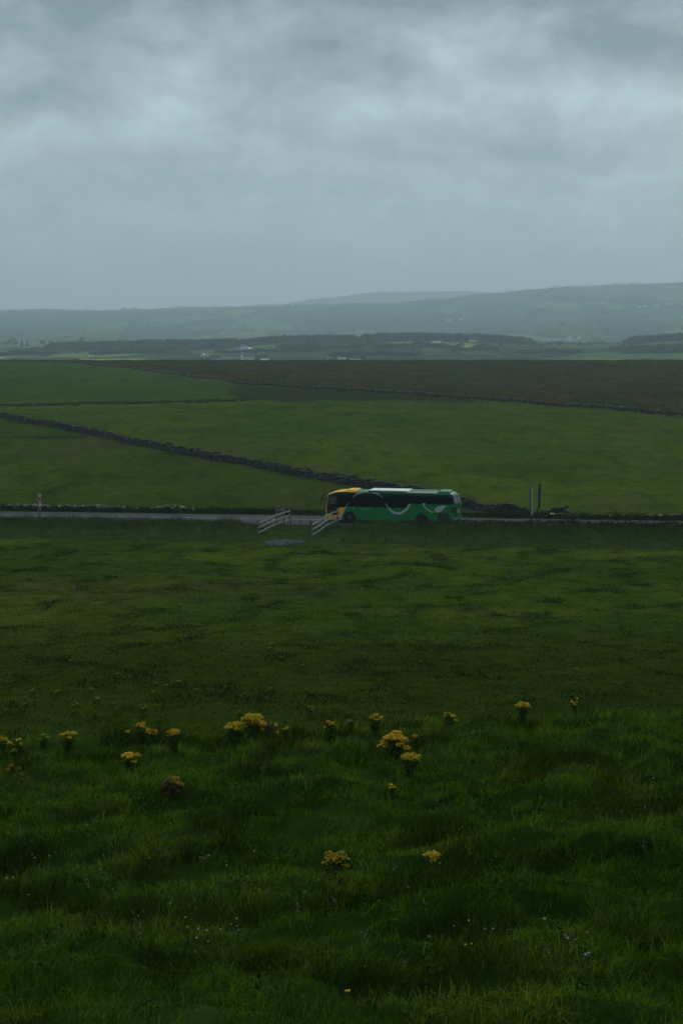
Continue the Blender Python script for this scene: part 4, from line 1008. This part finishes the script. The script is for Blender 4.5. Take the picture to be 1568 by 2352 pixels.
tree(34, 790, 18, 13, 'second round tree right of the tallest at the far left', tint=(.014, .024, .013))
tree(50, 790, 16, 7, 'narrow pointed tree in the clump at the far left', spire=True)
tree(62, 790, 17, 6, 'narrow pointed conifer at the right of the far left clump', spire=True)
tree(100, 790, 14, 14, 'low spreading tree between the far left clump and the plantation')
tree(118, 790, 12, 12, 'dark low tree touching the left end of the plantation')
tree(186, 789, 17, 13, 'round tree rising above the left end of the plantation')
tree(492, 808, 9, 8, 'small round tree on the rise left of the large white house')
tree(832, 829, 5, 6, 'little dark bush on the moor edge near the centre')
for xd, yd, lab in ((1244, 798, 'leftmost of the small round trees on the bright field right of centre'), (1262, 797, 'dark round tree in the bright field, right of the leftmost one'), (1282, 797, 'third round tree along the bright field'), (1222, 799, 'tiny bush at the start of the bright field'), (1330, 796, 'broad low tree at the right of the bright field'), (1350, 796, 'second broad low tree at the right of the bright field'), (1150, 801, 'dark bush at the left end of the bright field'), (1440, 789, 'round tree below the right hand plantation')):
    tree(xd, yd, 7, 9, lab, n=320)
# plantations
def plantation(name, x0, x1, ytop, depth, n, dens=1, lo=1800):
    xs = R.uniform(x0, x1, n); u = (xs*K-341)/FPX
    y = R.uniform(2120, 2120+depth, n); x = u*y
    z = height(x, y); H = R.uniform(7.5, 13, n)*(1+.16*perlin(x/22, y/40, 141))*np.clip(np.minimum((xs-x0), (x1-xs))/30+.45, .45, 1); r = R.uniform(1.8, 3.0, n)
    k = 7; a = np.arange(k)*2*math.pi/k
    V = []; rings = [(.08, 1.0), (.42, .72), (.72, .40)]
    for f, q in rings:
        j = R.uniform(.7, 1.25, (n, k))
        V.append(np.stack([x[:, None]+np.cos(a)[None]*(r*q)[:, None]*j, y[:, None]+np.sin(a)[None]*(r*q)[:, None]*j, (z+H*f)[:, None]+R.normal(0, .25, (n, k))], -1))
    tip = np.stack([x+R.normal(0, .2, n), y, z+H], -1)[:, None]
    V = np.concatenate(V+[tip], 1); m = 3*k+1
    b = np.arange(n)[:, None, None]*m; i = np.arange(k); i2 = (i+1) % k
    Q = np.concatenate([np.stack([i+l*k, i2+l*k, i2+(l+1)*k, i+(l+1)*k], 1) for l in range(2)]); T = np.stack([i+2*k, i2+2*k, np.full(k, 3*k)], 1)
    tt = np.repeat(hsv_jit((.020, .040, .018), n, .35, .10), m, 0)
    return tag(fast(name, V.reshape(-1, 3), [(b+Q[None]).reshape(-1, 4), (b+T[None]).reshape(-1, 3)], M['leaf'], tint=tt), kind='stuff')
plantation('conifer_plantation', 105, 560, 0, 110, 3800)
plantation('conifer_plantation', 540, 830, 0, 70, 1700)
plantation('conifer_plantation', 820, 1228, 0, 130, 3800)
plantation('conifer_plantation', 1425, 1900, 0, 130, 3800)
plantation('conifer_plantation', -500, -20, 0, 60, 1600)
# hedge and tree lines fringing the far hills
n = 5200; xs = R.uniform(-300, 1900, n); yy = R.uniform(3100, 8600, n); x = (xs*K-341)/FPX*yy
keep = fbm(x/160, yy/300, 131, 3)+R.normal(0, .12, n) > .3; x, yy = x[keep], yy[keep]
k = 9; X = np.repeat(x, k)+R.normal(0, 9, len(x)*k); Y = np.repeat(yy, k)+R.normal(0, 6, len(x)*k)
Vv, q, tt = leafverts(np.stack([X, Y, height(X, Y)+R.random(len(X))*11], 1), R.uniform(2.5, 5.5, len(X)), hsv_jit((.02, .032, .018), len(X), .25, .1))
tag(fast('hill_woods', Vv, [q], M['leaf'], tint=tt), kind='stuff')
# ------------------------------------------------------------------ haze
hzm = bpy.data.materials.new('haze_air'); hzm.use_nodes = True; hn = hzm.node_tree; hn.nodes.clear()
pv = hn.nodes.new('ShaderNodeVolumePrincipled'); ho = hn.nodes.new('ShaderNodeOutputMaterial'); hn.links.new(pv.outputs[0], ho.inputs['Volume'])
pv.inputs['Color'].default_value = (.71, .90, 1.0, 1); pv.inputs['Density'].default_value = 1.6e-4; pv.inputs['Anisotropy'].default_value = .35
m = MB(); z0, z1 = ZLOW-1.0, 520.0
m.box((0, 6660, (z0+z1)/2), (14400, 13440, z1-z0)); hb = m.build('haze', hzm); tag(hb, kind='stuff')
# ------------------------------------------------------------------ sky, sun, camera
SUN_EL, SUN_AZ = rad(36), rad(14)         # azimuth clockwise from the view direction (+Y)
W = bpy.data.worlds.new('World'); S.world = W; W.use_nodes = True; wn = W.node_tree; wn.nodes.clear()
def wnode(t, **kw):
    n_ = wn.nodes.new(t)
    for k_, v_ in kw.items(): setattr(n_, k_, v_)
    return n_
def wm(op, a, b=None, c=None):
    n_ = wnode('ShaderNodeMath', operation=op)
    for i_, v_ in enumerate((a, b, c)):
        if v_ is None: continue
        if isinstance(v_, (int, float)): n_.inputs[i_].default_value = v_
        else: wn.links.new(v_, n_.inputs[i_])
    return n_.outputs[0]
tc = wnode('ShaderNodeTexCoord'); sp = wnode('ShaderNodeSeparateXYZ'); wn.links.new(tc.outputs['Generated'], sp.inputs[0])
az = wm('ARCTAN2', sp.outputs['X'], sp.outputs['Y']); el = wm('ARCSINE', sp.outputs['Z'])
cv = wnode('ShaderNodeCombineXYZ'); wn.links.new(az, cv.inputs[0]); wn.links.new(el, cv.inputs[1])
def wnoise(scale, detail, rough, sx=1, sy=1, off=(0, 0, 0), src=None):
    mp_ = wnode('ShaderNodeMapping'); mp_.inputs['Scale'].default_value = (sx, sy, 1); mp_.inputs['Location'].default_value = off
    wn.links.new(src or cv.outputs[0], mp_.inputs[0])
    n_ = wnode('ShaderNodeTexNoise'); n_.inputs['Scale'].default_value = scale; n_.inputs['Detail'].default_value = detail; n_.inputs['Roughness'].default_value = rough
    wn.links.new(mp_.outputs[0], n_.inputs['Vector']); return n_
w1 = wnoise(9, 4, .55, off=(3, 1, 0)); w2 = wnode('ShaderNodeVectorMath', operation='SUBTRACT'); wn.links.new(w1.outputs['Color'], w2.inputs[0]); w2.inputs[1].default_value = (.5, .5, .5)
w3 = wnode('ShaderNodeVectorMath', operation='SCALE'); wn.links.new(w2.outputs[0], w3.inputs[0]); w3.inputs['Scale'].default_value = .045
w4 = wnode('ShaderNodeVectorMath', operation='ADD'); wn.links.new(cv.outputs[0], w4.inputs[0]); wn.links.new(w3.outputs[0], w4.inputs[1])
ws = wnode('ShaderNodeSeparateXYZ'); wn.links.new(w4.outputs[0], ws.inputs[0])
BL = [  # disp centre x, y, radius x, radius y, amount : cloud masses in the sky, by direction
 (180, 20, 300, 95, -.34), (760, -20, 420, 60, -.30), (1250, -30, 500, 45, -.42), (420, 130, 130, 130, .20), (40, 190, 110, 60, .12),
 (150, 235, 200, 60, -.28), (760, 135, 280, 60, -.28), (1010, 100, 110, 70, .22), (1400, 100, 290, 66, -.36), (1430, 240, 240, 60, .24),
 (900, 255, 170, 45, .18), (380, 260, 90, 70, .20), (230, 320, 330, 25, .12), (620, 300, 120, 40, -.08), (1420, 405, 150, 18, .16),
 (340, 430, 420, 40, -.07), (1100, 350, 260, 35, -.08), (1150, 450, 300, 25, .06), (345, 555, 26, 12, -.05)]
B = None
for xd, yd, rx_, ry_, am in BL:
    a0 = math.atan((xd*K-341)/FPX); e0 = -(PITCH+math.atan((yd*K-512)/FPX)); ra = rx_*K/FPX; rb = ry_*K/FPX
    du = wm('MULTIPLY', wm('SUBTRACT', ws.outputs[0], a0), 1/ra); dv = wm('MULTIPLY', wm('SUBTRACT', ws.outputs[1], e0), 1/rb)
    g = wm('MULTIPLY', wm('EXPONENT', wm('MULTIPLY', wm('ADD', wm('MULTIPLY', du, du), wm('MULTIPLY', dv, dv)), -1.0)), am)
    g = wm('MULTIPLY', g, 1.3); B = g if B is None else wm('ADD', B, g)
f1 = wnoise(11, 10, .6, 1, 1.7, (1.3, 4.2, 0), w4.outputs[0]); f2 = wnoise(34, 8, .62, 1, 1.6, (7, 2, 0), w4.outputs[0])
fade = wnode('ShaderNodeMapRange'); wn.links.new(el, fade.inputs[0]); fade.inputs[1].default_value = .03; fade.inputs[2].default_value = .14; fade.inputs[3].default_value = .4; fade.inputs[4].default_value = 1
nz = wm('MULTIPLY', wm('ADD', wm('MULTIPLY', wm('SUBTRACT', f1.outputs['Fac'], .5), 1.12), wm('MULTIPLY', wm('SUBTRACT', f2.outputs['Fac'], .5), .8)), fade.outputs[0])
bright = wm('ADD', wm('ADD', B, nz), 1.0)
bright = wm('MAXIMUM', bright, .4)
cramp = wnode('ShaderNodeValToRGB'); rr_ = cramp.color_ramp
for i_, (p_, c_) in enumerate([(.25, (.135, .182, .208)), (.5, (.296, .355, .384)), (.72, (.43, .53, .57)), (1, (.60, .69, .72))]):
    e_ = rr_.elements[i_] if i_ < 2 else rr_.elements.new(p_)
    e_.position = p_; e_.color = (*c_, 1)
wn.links.new(wm('MULTIPLY', bright, .5), cramp.inputs[0])
bgc = wnode('ShaderNodeBackground'); wn.links.new(cramp.outputs[0], bgc.inputs['Color']); bgc.inputs['Strength'].default_value = 1.34
sky = wnode('ShaderNodeTexSky', sky_type='NISHITA'); sky.sun_disc = False; sky.sun_elevation = SUN_EL; sky.sun_rotation = SUN_AZ
bgs = wnode('ShaderNodeBackground'); wn.links.new(sky.outputs[0], bgs.inputs['Color']); bgs.inputs['Strength'].default_value = .06
ms = wnode('ShaderNodeMixShader'); ms.inputs[0].default_value = .92; wn.links.new(bgs.outputs[0], ms.inputs[1]); wn.links.new(bgc.outputs[0], ms.inputs[2])
wo = wnode('ShaderNodeOutputWorld'); wn.links.new(ms.outputs[0], wo.inputs['Surface'])
sl = bpy.data.lights.new('sun', 'SUN'); sl.energy = 1.1; sl.angle = rad(14); sl.color = (1, .96, .9)
so = bpy.data.objects.new('sun', sl); COL.objects.link(so)
sd = Vector((math.sin(SUN_AZ)*math.cos(SUN_EL), math.cos(SUN_AZ)*math.cos(SUN_EL), math.sin(SUN_EL)))
so.rotation_euler = sd.to_track_quat('Z', 'Y').to_euler(); so.location = (0, 30, 60)
cd = bpy.data.cameras.new('camera'); cam = bpy.data.objects.new('camera', cd); COL.objects.link(cam)
cd.sensor_fit = 'HORIZONTAL'; cd.sensor_width = 24; cd.lens = 24*FPX/682; cd.clip_start = .1; cd.clip_end = 30000
cam.location = EYE; cam.rotation_euler = (math.pi/2-PITCH, 0, 0); S.camera = cam
S.view_settings.view_transform = 'Standard'; S.view_settings.look = 'None'; S.view_settings.exposure = 0; S.view_settings.gamma = 1
S.cycles.use_denoising = True; S.cycles.use_adaptive_sampling = True; S.cycles.adaptive_threshold = .02
S.cycles.max_bounces = 6; S.cycles.volume_bounces = 1
